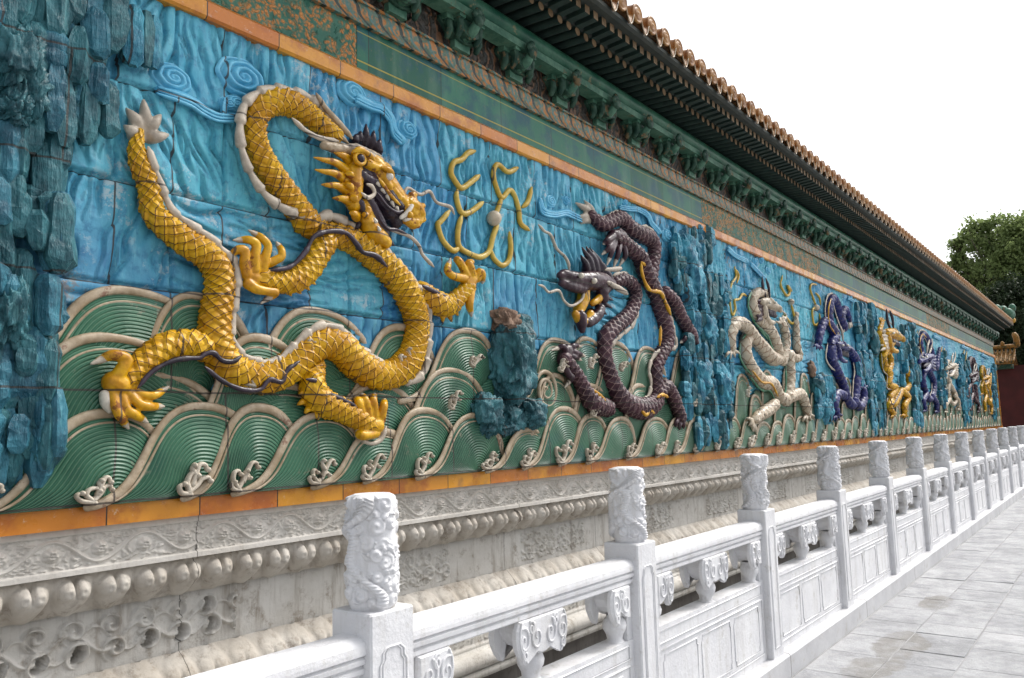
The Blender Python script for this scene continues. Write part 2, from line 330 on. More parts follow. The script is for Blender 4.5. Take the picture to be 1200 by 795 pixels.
def pave():
    n = NT('worn_paving'); t = n.attr('tone'); p = n.sep(n.pos)
    c = n.mix(t, (.29, .295, .31), (.37, .375, .385)); c = n.mix(n.ramp(n.noise(2.2, 6, .7), .40, .66, 0, .85), c, (.20, .205, .215))
    c = n.mix(n.ramp(n.noise(18, 5, .75), .52, .68, 0, .5), c, (.27, .265, .26)); c = n.mix(n.ramp(n.noise(1.1, 5, .7, vec=n.scale(n.pos, (1, 1, 1), (9, 2, 0))), .52, .68, 0, .6), c, (.44, .44, .45)); c = n.mix(n.ramp(n.noise(70, 4, .8), .5, .75, 0, .45), c, (.22, .22, .225))
    def patch(cx, cy, rx, ry):
        q = n.math('ADD', n.math('POWER', n.math('MULTIPLY', n.math('SUBTRACT', p[0], cx), 1/rx), 2.0), n.math('POWER', n.math('MULTIPLY', n.math('SUBTRACT', p[1], cy), 1/ry), 2.0))
        return n.ramp(n.math('ADD', q, n.math('MULTIPLY', n.noise(5, 4), 1.6)), 1.25, 1.55, 1, 0)
    st = None
    for a in STAINS:
        q = patch(*a); st = q if st is None else n.math('MAXIMUM', st, q)
    c = n.mix(n.math('MULTIPLY', st, n.ramp(n.noise(6, 4), .3, .6, .3, .75)), c, (.17, .16, .145))
    n.set('Base Color', c); n.set('Roughness', n.ramp(n.noise(9, 4), .3, .7, .55, .85)); n.bump(n.math('ADD', n.noise(25, 6, .75), n.math('MULTIPLY', n.noise(5, 5), 2.0)), .6, .016); return n.m
def plain(name, a, b, rough=.7, scale=10, bump=.2):
    n = NT(name); n.set('Base Color', n.mix(n.ramp(n.noise(scale, 4), .35, .65), a, b)); n.set('Roughness', rough); n.bump(n.noise(scale*5, 4), bump, .006); return n.m
def ground_pt(u, v, z=0.0):
    d = fw + (u-600)/F_PX*rt - (v-397.5)/F_PX*up; P = EYE+d*((z-EYE[2])/d[2]); return P
STAINS = []
for (u, v, rx, ry) in ((1055, 755-0, .5, .22), (1018, 785, .35, .2), (1095, 707, .45, .16), (1035, 780, .25, .16)):
    P = ground_pt(u, v); STAINS.append((float(P[0]), float(P[1]), rx, ry))

CREAM = (.46, .39, .29); DARKC = (.035, .025, .04)
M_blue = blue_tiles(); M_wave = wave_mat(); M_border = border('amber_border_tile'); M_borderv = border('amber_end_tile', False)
M_rim = glaze('cream_glaze', (.30, .225, .14), (.46, .375, .27), .42, chip=(.27, .17, .12), chip_at=.6, nscale=9)
M_foam = glaze('foam_glaze', (.42, .36, .28), (.56, .50, .41), .45, chip=(.28, .22, .17), chip_at=.62, nscale=12)
M_cream = glaze('bone_glaze', (.36, .31, .25), (.52, .45, .36), .45, chip=(.30, .24, .2), nscale=11)
M_cloud = glaze('pale_blue_glaze', (.07, .36, .58), (.15, .50, .70), .35, seam=True, chip=(.3, .42, .46), chip_at=.68)
M_teal = glaze('teal_rock_glaze', (.010, .055, .075), (.045, .175, .215), .32, chip=(.15, .31, .33), chip_at=.62, nscale=13)
M_azure = glaze('azure_rock_glaze', (.016, .11, .18), (.07, .32, .43), .34, chip=(.20, .43, .48), chip_at=.62, nscale=13)
def rock_mat(name, a, b, hi):
    n = NT(name); c = n.mix(n.ramp(n.noise(7, 5, .65), .35, .65), a, b); fl = n.noise(1, 5, .65, stretch=(34, 34, 5)); c = n.mix(n.ramp(fl, .55, .72, 0, .6), c, hi); c = n.mix(n.ramp(n.noise(11, 5, .75, vec=n.scale(n.pos, (1, 1, 1), (3, 7, 1))), .6, .7, 0, .45), c, tuple(x*.4 for x in a))
    _, mf = seams(n); c = n.mix(n.math('MULTIPLY', mf, .85), c, (.04, .035, .03)); n.set('Base Color', c); n.set('Roughness', n.ramp(n.noise(20, 3), .3, .7, .3, .5)); n.set('Specular IOR Level', .4)
    n.bump(n.math('SUBTRACT', n.math('ADD', n.math('MULTIPLY', fl, 2.5), n.noise(24, 4)), n.math('MULTIPLY', mf, 2)), .75, .014); return n.m
M_teal = rock_mat('teal_rock_glaze', (.012, .068, .088), (.045, .18, .21), (.15, .37, .39))
M_azure = rock_mat('azure_rock_glaze', (.016, .13, .215), (.07, .35, .47), (.20, .52, .60))
M_rust = plain('bare_clay', (.16, .10, .07), (.30, .20, .14), .9, 14, .8)
M_yel = glaze('yellow_glaze', (.48, .215, .004), (.68, .375, .007), .32, chip=(.22, .075, .01), chip_at=.58, nscale=12)
M_yel2 = scale_glaze('yellow_scales', (.53, .255, .004), (.70, .40, .008), (.075, .024, .008), chip=None)
M_dk = glaze('aubergine_glaze', (.016, .011, .02), (.045, .03, .045), .28)
M_pur = glaze('purple_brown_glaze', (.028, .011, .019), (.065, .028, .038), .3, chip=(.12, .09, .08), chip_at=.68)
M_pur2 = scale_glaze('purple_brown_scales', (.036, .013, .022), (.085, .034, .046), (.28, .19, .17), lw=.05)
M_wht2 = scale_glaze('cream_white_scales', (.48, .40, .29), (.62, .54, .42), (.26, .15, .09), chip=None, lw=.07)
M_wht = glaze('cream_white_glaze', (.46, .38, .28), (.60, .52, .40), .35)
M_blu2 = scale_glaze('cobalt_scales', (.008, .010, .085), (.02, .028, .17), (.10, .09, .16), lw=.05)
M_blu = glaze('cobalt_glaze', (.012, .014, .09), (.03, .035, .17), .28)
M_grn = glaze('leaf_green_glaze', (.02, .12, .06), (.06, .22, .12), .35)
M_eye = glaze('white_eye_glaze', (.62, .56, .46), (.7, .66, .58), .25, seam=False)
M_frieze = stone('weathered_marble', (.58, .545, .49), (.68, .65, .60), (.30, .26, .215), joints=True, dirt_at=.56, streak=.3, bump=.45)
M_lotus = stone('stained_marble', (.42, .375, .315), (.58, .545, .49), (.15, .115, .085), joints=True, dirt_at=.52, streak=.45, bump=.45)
M_waist = stone('aged_marble', (.50, .475, .43), (.62, .60, .56), (.22, .18, .135), joints=True, dirt_at=.52, streak=.6, bump=.45)
M_foot = stone('shadow_grey_footing', (.12, .11, .10), (.20, .185, .17), (.05, .045, .04), joints=True, streak=.4)  # dark tone paints in the shadowed gap below the torus moulding
M_marble = stone('white_marble', (.63, .63, .65), (.74, .74, .75), (.42, .40, .365), .62, dirt_at=.54, streak=.36, bump=.45)
M_floral = floral(); M_slab = green_slab(); M_pave = None

# ================================================================== GROUND
def setting(o): o['kind'] = 'structure'; return o
M_pave = pave()
M_soil = plain('pale_ground', (.22, .22, .22), (.32, .32, .32), .9, 3)
setting(mk('ground', [(-400, -400, -.004), (600, -400, -.004), (600, 600, -.004), (-400, 600, -.004)], np.array([[0, 1, 2, 3]]), M_soil))
mb = MB(); tones = []
PY0 = 1.86
for r in range(26):
    y1 = PY0-.008-r*.415; y0 = y1-.407; x = -6-random.random()*.8
    while x < 46:
        L = random.choice((.36, .52, .55, .70, .74)); z = [random.uniform(-.003, .003) for _ in range(4)]; b = random.uniform(.002, .007)
        a = [(x, y0, z[0]-.02), (x+L-.008, y0, z[1]-.02), (x+L-.008, y1, z[2]-.02), (x, y1, z[3]-.02)]
        t = [(x+b, y0+b, z[0]), (x+L-.008-b, y0+b, z[1]), (x+L-.008-b, y1-b, z[2]), (x+b, y1-b, z[3])]
        mid = [(px+(.0 if i in (0, 3) else -.0), py, pz+.017) for i, (px, py, pz) in enumerate(a)]
        mb.add(a+mid+t, q=[(0, 1, 5, 4), (1, 2, 6, 5), (2, 3, 7, 6), (3, 0, 4, 7), (4, 5, 9, 8), (5, 6, 10, 9), (6, 7, 11, 10), (7, 4, 8, 11), (8, 9, 10, 11)], smooth=False)
        tones += [random.random()**1.0*.7+.15]*12; x += L
pv = mk('pavement', np.concatenate(mb.v), [np.concatenate(mb.q)], M_pave, None, None, None, False, tones); setting(pv)

# ================================================================== SCREEN WALL
wall = empty('screen_wall', 'long glazed dragon screen of turquoise tiles on a carved marble base under a tiled roof', 'wall', loc=(0, 0, 0))
def xs_grid(dx=.0065, x0=X0, x1=X1, k0=5.0):
    out = [x0]
    while out[-1] < x1: x = out[-1]; out.append(x+dx*max(1, (x/k0))**1.7)
    out[-1] = x1; return np.array(out)

# --- core of the wall behind the glazed face
mb = MB(); mb.box((X0, WY+.035, 1.30), (X1, 4.55, 4.42)); mb.build('core', M_foot, wall)
# --- turquoise relief panel
xs = xs_grid(); zs = np.linspace(1.385, 3.605, 270); X, Z = np.meshgrid(xs, zs, indexing='ij')
row = np.floor((Z-1.388)/ROW).astype(int); cx = (X+.20)/BW-.5*(np.mod(row, 2)); colm = np.floor(cx).astype(int)
mode = vnoise(colm*7.31+.5, row*3.77+.5, 5)
def saw(p, s=.8):
    f = p-np.floor(p); return np.where(f < s, f/s, (1-f)/(1-s))
n1 = fbm(X*2.3, Z*1.1, 3, 1)
base = .35*fbm(X*3.0, Z*1.6, 2, 33)+.10*fbm(X*14, Z*5, 2, 34)
cut = np.zeros_like(X); rs = np.random.default_rng(21)
nrow = 5
def window(x0, x1): return slice(max(0, np.searchsorted(xs, x0)-1), np.searchsorted(xs, x1)+1)
def zwin(z0, z1): return slice(max(0, np.searchsorted(zs, z0)-1), np.searchsorted(zs, z1)+1)
for r_ in range(nrow):
    z_lo = 1.388+r_*ROW; off_ = .5*(r_ % 2)
    c0, c1 = int(math.floor((X0+.2)/BW-off_)), int(math.ceil((X1+.2)/BW-off_))
    for cc in range(c0, c1+1):
        xl = (cc+off_)*BW-.20; mval = float(vnoise(cc*7.31+.5, r_*3.77+.5, 5)); horiz = mval > (.62 if r_ in (1, 2) else .93); dirn = 1 if mval < .25 else -1
        sl_ = rs.normal(0, .22); nst = int(rs.integers(15, 21))
        for k in range(nst):
            A = rs.uniform(.5, 1.1); ph = rs.uniform(0, 6.28); kk = rs.uniform(9, 17); am = rs.uniform(.006, .02); Ls = rs.uniform(.16, .42)
            if not horiz:
                zc_ = z_lo+rs.uniform(.02, ROW-.02); xc_ = xl+BW*(k+rs.uniform(.2, .8))/nst
                sx_, sz_ = window(max(xl, xc_-.16), min(xl+BW, xc_+.16)), zwin(max(z_lo, zc_-Ls/2), min(z_lo+ROW, zc_+Ls/2)); Xw, Zw = X[sx_, sz_], Z[sx_, sz_]
                if Xw.size == 0: continue
                d = (Xw-(xc_+sl_*(Zw-zc_)+am*np.sin(kk*(Zw-zc_)+ph)+.8*am*np.sin(2.3*kk*(Zw-zc_)+2*ph)))*dirn; tp = np.clip(1-np.abs(Zw-zc_)/(Ls/2), 0, 1)**.6
            else:
                zc_ = z_lo+ROW*(k+rs.uniform(.2, .8))/nst; xc_ = xl+rs.uniform(0, BW); Ls *= 1.2
                sx_, sz_ = window(max(xl, xc_-Ls/2), min(xl+BW, xc_+Ls/2)), zwin(max(z_lo, zc_-.12), min(z_lo+ROW, zc_+.12)); Xw, Zw = X[sx_, sz_], Z[sx_, sz_]
                if Xw.size == 0: continue
                d = -(Zw-(zc_+.5*sl_*(Xw-xc_)+1.3*am*np.sin(kk*(Xw-xc_)+ph))); tp = np.clip(1-np.abs(Xw-xc_)/(Ls/2), 0, 1)**.6
            g = A*tp*np.where(d > 0, np.exp(-d/.021), np.exp(d/.004)); cut[sx_, sz_] = np.maximum(cut[sx_, sz_], g)
h = .55+base-cut
fx = cx-np.floor(cx); fz = (Z-1.388)/ROW-row; ed = np.minimum(np.minimum(fx, 1-fx)*BW, np.minimum(fz, 1-fz)*ROW)
h = h-.5*np.clip(1-ed/.012, 0, 1)
tile_h = (vnoise(colm*3.1+.5, row*5.3+.5, 8)-.5)*.012
Y = WY-(.047*h+tile_h+.004*fbm(X*30, Z*30, 2, 50))
mb = MB(); mb.grid(np.stack([X, Y, Z], -1), flip=True)
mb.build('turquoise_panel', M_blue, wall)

# --- amber tile borders (bottom, top, far end)
mb = MB()
mb.box((X0-.05, WY-.075, 1.292), (X1+.06, WY+.05, 1.372)); mb.build('bottom_border', M_border, wall)
mb = MB()
P = [(WY+.05, 3.592), (WY-.05, 3.592), (WY-.062, 3.604), (WY-.062, 3.675), (WY-.035, 3.70), (WY+.05, 3.70)]
V = np.array([[(x, y, z) for y, z in P] for x in (X0-.05, X1+.06)]); mb.grid(V, smooth=False)
mb.build('top_border', M_border, wall)
mb = MB(); mb.box((X1, WY-.06, 1.3722), (X1+.075, WY+.3, 3.5918)); mb.build('end_border', M_borderv, wall)
mb = MB(); mb.box((X0-.075, WY-.06, 1.3722), (X0, WY+.3, 3.5918)); mb.build('end_border', M_borderv, wall)

# --- green architrave, alternately plain and flowered
def segs(lo, hi, name, mat):
    m = MB(); m.box((lo, WY-.018, 3.702), (hi, WY+.06, 3.968)); m.build(name, mat, wall)
edges = [X0]; plain_first = False
for u, v in ((418, 45), (822, 240), (960, 300), (1085, 365), (1112, 378)):
    edges.append(float(W(u, v, .018)[0]))
edges.append(X1)
for i in range(len(edges)-1): segs(edges[i]+.002, edges[i+1]-.002, 'flower_frieze' if i % 2 == 0 else 'green_architrave', M_floral if i % 2 == 0 else M_slab)
# --- rope band
def rope_mat():
    n = NT('rope_band_glaze'); p = n.sep(n.pos)
    d = n.math('SINE', n.math('MULTIPLY', n.math('ADD', n.math('MULTIPLY', p[0], 1.0), n.math('ADD', n.math('MULTIPLY', p[2], 1.1), n.math('MULTIPLY', n.math('SINE', n.math('MULTIPLY', p[2], 52.0)), .018))), 2*math.pi/.17))
    c = n.mix(n.ramp(n.noise(34, 4), .42, .56), (.44, .18, .05), (.10, .17, .13)); c = n.mix(n.ramp(d, .78, .9), c, (.012, .03, .026)); c = n.mix(n.ramp(d, -.85, -.95), c, (.06, .16, .15))
    n.set('Base Color', c); n.set('Roughness', .45); n.bump(n.math('ADD', d, n.noise(40, 3)), .6, .012); return n.m
mb = MB(); mb.box((X0, WY-.045, 3.970), (X1, WY+.06, 4.09)); mb.box((X0, WY-.06, 4.0901), (X1, WY+.06, 4.105)); mb.build('rope_band', rope_mat(), wall)

# --- dragons ------------------------------------------------------
def px_path(pts, step, off=.06):
    """rows (u, v, r_px[, off]) -> even 3d path with radii"""
    R = []
    for p in pts:
        o = p[3] if len(p) > 3 else off
        P, r = WR(p[0], p[1], p[2], o); R.append((*P, r))
    return smooth_path(np.array(R), step)
def body(name, pts, mat, parent, cell=.05, off=.07, step=.006, seg=36, amp=.012, fin=None):
    Q = px_path(pts, step, off); R = Q[:, 3]; nn = max(6, int(round(2*math.pi*np.median(R)/cell)))//2*2
    uvf = lambda U, V: (U/(cell*1.5)+V*nn*.5, U/(cell*1.5)-V*nn*.5)
    def disp(p, q):
        a = p-np.floor(p); b = q-np.floor(q); e = np.minimum(np.minimum(a, 1-a), np.minimum(b, 1-b)); return amp*(np.minimum(1, e*6)*.6+(a+b)*.75-1.05)
    V, uv = tube_grid(Q[:, :3], R, seg, 1.0, True, disp, uvf)
    m = MB(); m.grid(V, uv=uv); return m.build(name, mat, parent, uv=True)
def ribbon(name, pts, rpx, mat, parent, off=.06, step=.012, flat=.8, notch=.25, freq=14, seg=8, taper=True):
    if name == 'dorsal_fin': step, notch, seg = min(step, .008 if step < .02 else .02), .62, 8; off += .02; flat *= .62
    Q = px_path([(p[0], p[1], rpx if len(p) < 3 else p[2]) for p in pts], step, off); n = len(Q)
    L = np.arange(n)*step; R = Q[:, 3]*(1+notch*(saw(L*freq+.35*fbm(L*3, L*0+1, 2, 5), .9)-.5))*(.8+.4*fbm(L*9, L*0, 2, 3)); 
    if taper: R = R*np.clip(np.minimum(np.arange(n), np.arange(n)[::-1])/4+.35, 0, 1)
    m = MB(); m.tube(Q[:, :3], R, seg, flat=flat); return m.build(name, mat, parent)
def blob(name, prims, mats, parent, voxel=.006, off=.07, rough=0.0, sm=2):
    """prims: (list of (u,v,r_px[,off]), material index); fused into one continuous surface"""
    m = MB(); C = []
    for pts, mi in prims:
        if len(pts) == 1: p = pts[0]; pts = [(p[0]-.3, *p[1:]), (p[0]+.3, *p[1:])]
        Q = px_path(pts, max(voxel*1.6, .006), off)
        if len(Q) < 3: Q = smooth_path(Q, .002)
        m.tube(Q[:, :3], Q[:, 3], 14, cap=True); C.append(np.c_[Q, np.full(len(Q), mi)])
    o = m.build(name, mats, parent, smooth=True)
    md = o.modifiers.new('r', 'REMESH'); md.mode = 'VOXEL'; md.voxel_size = voxel; md.use_smooth_shade = True
    if sm: s2 = o.modifiers.new('s', 'SMOOTH'); s2.factor = .5; s2.iterations = sm
    dg = bpy.context.evaluated_depsgraph_get(); me = bpy.data.meshes.new_from_object(o.evaluated_get(dg)); old = o.data; o.modifiers.clear(); o.data = me; bpy.data.meshes.remove(old)
    me.name = name; me.materials.clear()
    for x in mats: me.materials.append(x)
    n = len(me.vertices); co = np.empty(n*3, np.float32); me.vertices.foreach_get('co', co); co = co.reshape(-1, 3)
    if rough:
        nrm = np.empty(n*3, np.float32); me.vertices.foreach_get('normal', nrm); nrm = nrm.reshape(-1, 3)
        d = rough*(fbm(co[:, 0]*28+co[:, 1]*9, co[:, 2]*28-co[:, 1]*9, 3, 77)-.5)*2; co = co+nrm*d[:, None]; me.vertices.foreach_set('co', co.astype(np.float32).ravel())
    C = np.concatenate(C); k = len(me.polygons); fc = np.empty(k*3, np.float32); me.polygons.foreach_get('center', fc); fc = fc.reshape(-1, 3); mi = np.zeros(k, np.int32)
    for i in range(0, k, 4000):
        D = np.linalg.norm(fc[i:i+4000, None]-C[None, :, :3], axis=2)-C[None, :, 3]; mi[i:i+4000] = C[np.argmin(D, 1), 4].astype(int)
    me.polygons.foreach_set('material_index', mi); me.polygons.foreach_set('use_smooth', np.ones(k, bool)); me.update(); return o
def z4(x0, y0, s, pts):  # coordinates read off an enlargement
    return [(x0+p[0]/s, y0+p[1]/s, *[q for q in p[2:]]) for p in pts]
K4 = 3.993

# ---- first dragon (yellow)
d1 = body('dragon', [(164.6, 154, 4), (160, 173, 8.5), (164, 195, 10.5), (172.6, 213, 11.5), (176.4, 230, 12), (180, 250, 13), (197.7, 268, 14.5), (220, 285, 15.5), (240, 297.6, 16.2), (254, 315, 16.5), (257.8, 335, 16.5), (255, 355, 17), (251.5, 375, 18), (251, 396, 19.5), (258, 417, 19.5), (273, 434, 19), (297.8, 442, 19.5), (320, 440, 19), (340, 430, 18.5), (358, 413, 18), (378, 402, 17.5), (397.7, 407, 18.5), (415, 424, 18.5), (435, 437, 17.5), (457, 439, 16.5), (474, 428, 17.5), (484, 408, 15), (488.5, 382, 14), (484, 360, 15), (473, 338, 16), (458, 318, 16), (437.7, 300, 15.5), (417.7, 285, 15), (397.7, 277, 13.8), (376, 272, 14, .05), (357, 258, 16.5, .05), (340, 235, 15.5, .06), (320, 207.7, 15), (304, 180, 13.8), (298.5, 152.6, 12.2), (304, 130, 13.6), (320, 119.5, 15), (340, 121.5, 15), (360.5, 134, 13), (378, 148, 11, .09), (394, 160, 9, .10)],
          M_yel2, wall, cell=.034, off=.075, step=.005, seg=56, amp=.014)
d1['label'] = 'yellow dragon with dark mouth, nearest the left end'
ribbon('dorsal_fin', z4(100, 90, K4, [(295, 330), (345, 480), (405, 620), (500, 695), (600, 765)])+z4(100, 250, K4, [(640, 170), (700, 230), (712, 330), (700, 420), (688, 520), (690, 590), (740, 665), (830, 700), (900, 690), (960, 640), (1030, 570), (1110, 525)])+z4(300, 370, K4, [(400, 70), (470, 140), (520, 180), (600, 235), (680, 290), (728, 308), (785, 262), (800, 180)])+z4(300, 230, K4, [(812, 560), (790, 490), (740, 405), (670, 320), (600, 255), (530, 205), (470, 185)]), 5.4, M_cream, d1, off=.085, flat=1.2, notch=.5, freq=9)
ribbon('dorsal_fin', z4(100, 90, K4, [(1180, 240), (1100, 140), (1000, 78), (880, 58), (790, 88), (738, 150), (722, 260), (738, 360), (778, 460), (850, 560), (950, 628), (1080, 662)])+z4(300, 90, K4, [(340, 650), (420, 680), (475, 712)]), 6.2, M_cream, d1, off=.075, flat=1.3, notch=.4, freq=9)
ribbon('neck_ridge', z4(100, 90, K4, [(968, 195), (1030, 252), (1100, 288), (1185, 302)]), 3.6, M_cream, d1, off=.13, notch=.2)
for pts in (z4(300, 230, K4, [(70, 348), (160, 330), (230, 262), (270, 192), (340, 165), (420, 172), (470, 222), (500, 262), (560, 280), (612, 330)]),
            z4(100, 370, K4, [(245, 340), (310, 265), (400, 215), (480, 200), (535, 198), (560, 180), (600, 175), (640, 210), (690, 215), (730, 190)]),
            z4(100, 370, K4, [(560, 240), (640, 305), (740, 348), (820, 345), (860, 300), (920, 310), (940, 260), (1005, 212)]),
            z4(300, 370, K4, [(235, 298), (290, 310), (310, 350), (370, 380), (440, 410), (472, 432)]),
            z4(300, 230, K4, [(780, 420), (830, 445), (880, 470), (900, 490), (860, 500), (845, 520)])):
    ribbon('flame_band', pts, 3.4, M_dk, d1, off=.150, notch=.35, freq=7, flat=.9)
def leg(parent, path, mat, cell=.033, off=.1, step=.005, seg=42): return body('leg', path, mat, parent, cell, off, step, seg, amp=.012)
def claw(parent, palm, fingers, mats, voxel=.005, off=.1):
    """palm: tube; fingers: list of (path, r0, r1); last quarter of each is a bone coloured nail"""
    pr = [(palm, 0)]
    for f, r0, r1 in fingers:
        n = len(f); r0, r1 = r0*.82, r1*.86; pr.append(([(p[0], p[1], (r0+(r1-r0)*i/(n-1))*(1.14 if i == n-2 and n > 3 else 1), off+.02*math.sin(math.pi*i/(n-1))+(.012 if i < n-1 else -.01)) for i, p in enumerate(f)], 0))
        a, b = f[-2], f[-1]; pr.append(([(a[0]+(b[0]-a[0])*t, a[1]+(b[1]-a[1])*t, r1*(1.15-.78*(t-.55)), off+.008) for t in (.6, .95, 1.5)], 1))
    return blob('claw', pr, mats, parent, voxel, off)
YM = [M_yel, M_cream, M_dk, M_eye]
Z = lambda *p: z4(100, 250, K4, p)
leg(d1, [(383, 283, 13), (371, 300, 14), (360.5, 316, 14.5), (343, 329, 14.5), (323, 330, 12.5), (306, 327.6, 11.5)], M_yel2)
claw(d1, [(*p, 9.5) for p in Z((830, 318), (775, 300))], [(Z((760, 330), (800, 355), (850, 365), (892, 372), (845, 405)), 8.5, 4.2), (Z((752, 285), (745, 225), (748, 175), (710, 172), (678, 205)), 9, 4), (Z((790, 270), (792, 200), (800, 145), (762, 125), (715, 126)), 9, 4), (Z((830, 270), (840, 210), (855, 155), (828, 118), (785, 92)), 8, 4), (Z((860, 235), (900, 215), (918, 205), (918, 175), (902, 148)), 7, 4)], YM)
Z = lambda *p: z4(300, 230, K4, p)
leg(d1, [(492, 342, 13, .07), (509, 354, 14), (525, 358, 12.5), (538, 347.7, 9.5), (549, 337, 9)], M_yel2)
claw(d1, [(*p, 8.5) for p in Z((985, 420), (1005, 390))], [(Z((975, 385), (945, 380), (915, 370), (895, 345), (905, 310)), 7, 4), (Z((985, 375), (965, 330), (945, 300), (935, 298)), 7, 4), (Z((1008, 370), (1003, 335), (995, 318), (1008, 308)), 7.5, 4.5), (Z((1030, 385), (1048, 355), (1056, 370), (1058, 395)), 7.5, 4.5), (Z((1005, 430), (1002, 475), (998, 510), (1005, 545)), 7.5, 4)], YM)
Z = lambda *p: z4(100, 370, K4, p)
leg(d1, [(250, 411, 15, .06), (235, 406, 16), (217.7, 403, 16.5), (195, 407, 16.5), (175, 420, 15.5), (158, 435, 14.5), (148, 449, 13)], M_yel2, off=.09)
claw(d1, [(*p, 14) for p in Z((165, 330), (130, 310))], [(Z((140, 300), (175, 245), (195, 205), (130, 185), (62, 212)), 11, 5.5), (Z((130, 370), (142, 430), (165, 475), (190, 512)), 7.5, 5), (Z((165, 370), (195, 440), (235, 465), (272, 488)), 8, 5), (Z((200, 365), (255, 415), (300, 425), (345, 425)), 8, 5), (Z((235, 360), (290, 375), (330, 370), (370, 345)), 7, 4.5)], YM)
blob('pad', [(z4(100, 370, K4, [(90, 370, 6.5), (100, 410, 7.5), (112, 445, 4)]), 0)], [M_eye], d1, .006, .1)
Z = lambda *p: z4(300, 370, K4, p)
leg(d1, [(367.6, 428, 13, .05), (366, 452, 15), (376, 470, 16), (398, 480, 14), (417.7, 490, 12.5), (432, 499, 11.5)], M_yel2, off=.1)
claw(d1, [(*p, 11) for p in Z((500, 520), (560, 515))], [(Z((505, 500), (490, 440), (480, 405), (470, 385)), 7, 4.5), (Z((530, 490), (520, 430), (510, 395), (500, 375)), 7, 4.5), (Z((555, 490), (553, 430), (548, 395), (553, 375)), 7, 4.5), (Z((585, 490), (592, 450), (598, 420), (600, 400)), 7, 4.5), (Z((560, 550), (520, 560), (490, 560), (478, 545)), 7.5, 5.5)], YM)
ribbon('claw_nail', z4(300, 370, K4, [(462, 552), (490, 580), (535, 600), (580, 580), (608, 520)]), 3.6, M_cream, d1, off=.09, notch=0, flat=1.3)
# spiky fringes at elbow and haunch
def spikes(parent, name, pts, mat, r=3.5, off=.09, voxel=.006):
    return blob(name, [([(a, b, r*1.55, off-.03), (a+(c-a)*.4-(d-b)*.10, b+(d-b)*.4+(c-a)*.10, r*1.1, off+.004), (a+(c-a)*.75-(d-b)*.04, b+(d-b)*.75+(c-a)*.04, r*.7, off+.006), (c, d, r*.25, off-.004)], 0) for a, b, c, d in pts], [mat], parent, voxel, off, sm=1)
spikes(d1, 'fringe', [(100+a/K4, 250+b/K4, 100+c/K4, 250+d/K4) for a, b, c, d in ((1040, 250, 1085, 295), (1030, 285, 1078, 335), (1010, 315, 1050, 360), (980, 335, 1010, 378), (945, 345, 965, 388))], M_yel)
spikes(d1, 'fringe', [(100+a/K4, 370+b/K4, 100+c/K4, 370+d/K4) for a, b, c, d in ((330, 140, 300, 105), (375, 115, 355, 78), (420, 105, 410, 68), (465, 100, 465, 68), (505, 105, 520, 75))], M_yel)
spikes(d1, 'fringe', [(300+a/K4, 230+b/K4, 300+c/K4, 230+d/K4) for a, b, c, d in ((850, 530, 835, 560), (880, 540, 875, 590), (910, 535, 915, 590), (930, 520, 945, 560))], M_yel)
spikes(d1, 'fringe', [(300+a/K4, 370+b/K4, 300+c/K4, 370+d/K4) for a, b, c, d in ((240, 360, 195, 370), (240, 400, 190, 420), (260, 430, 225, 460), (290, 440, 290, 490), (320, 440, 325, 490))], M_yel)
# tail tuft
spikes(d1, 'tail_tuft', [(100+a/K4, 90+b/K4, 100+c/K4, 90+d/K4) for a, b, c, d in ((262, 235, 272, 108), (242, 240, 192, 150), (236, 285, 180, 230), (282, 240, 352, 180), (290, 275, 388, 272))], M_cream, 7, .06)
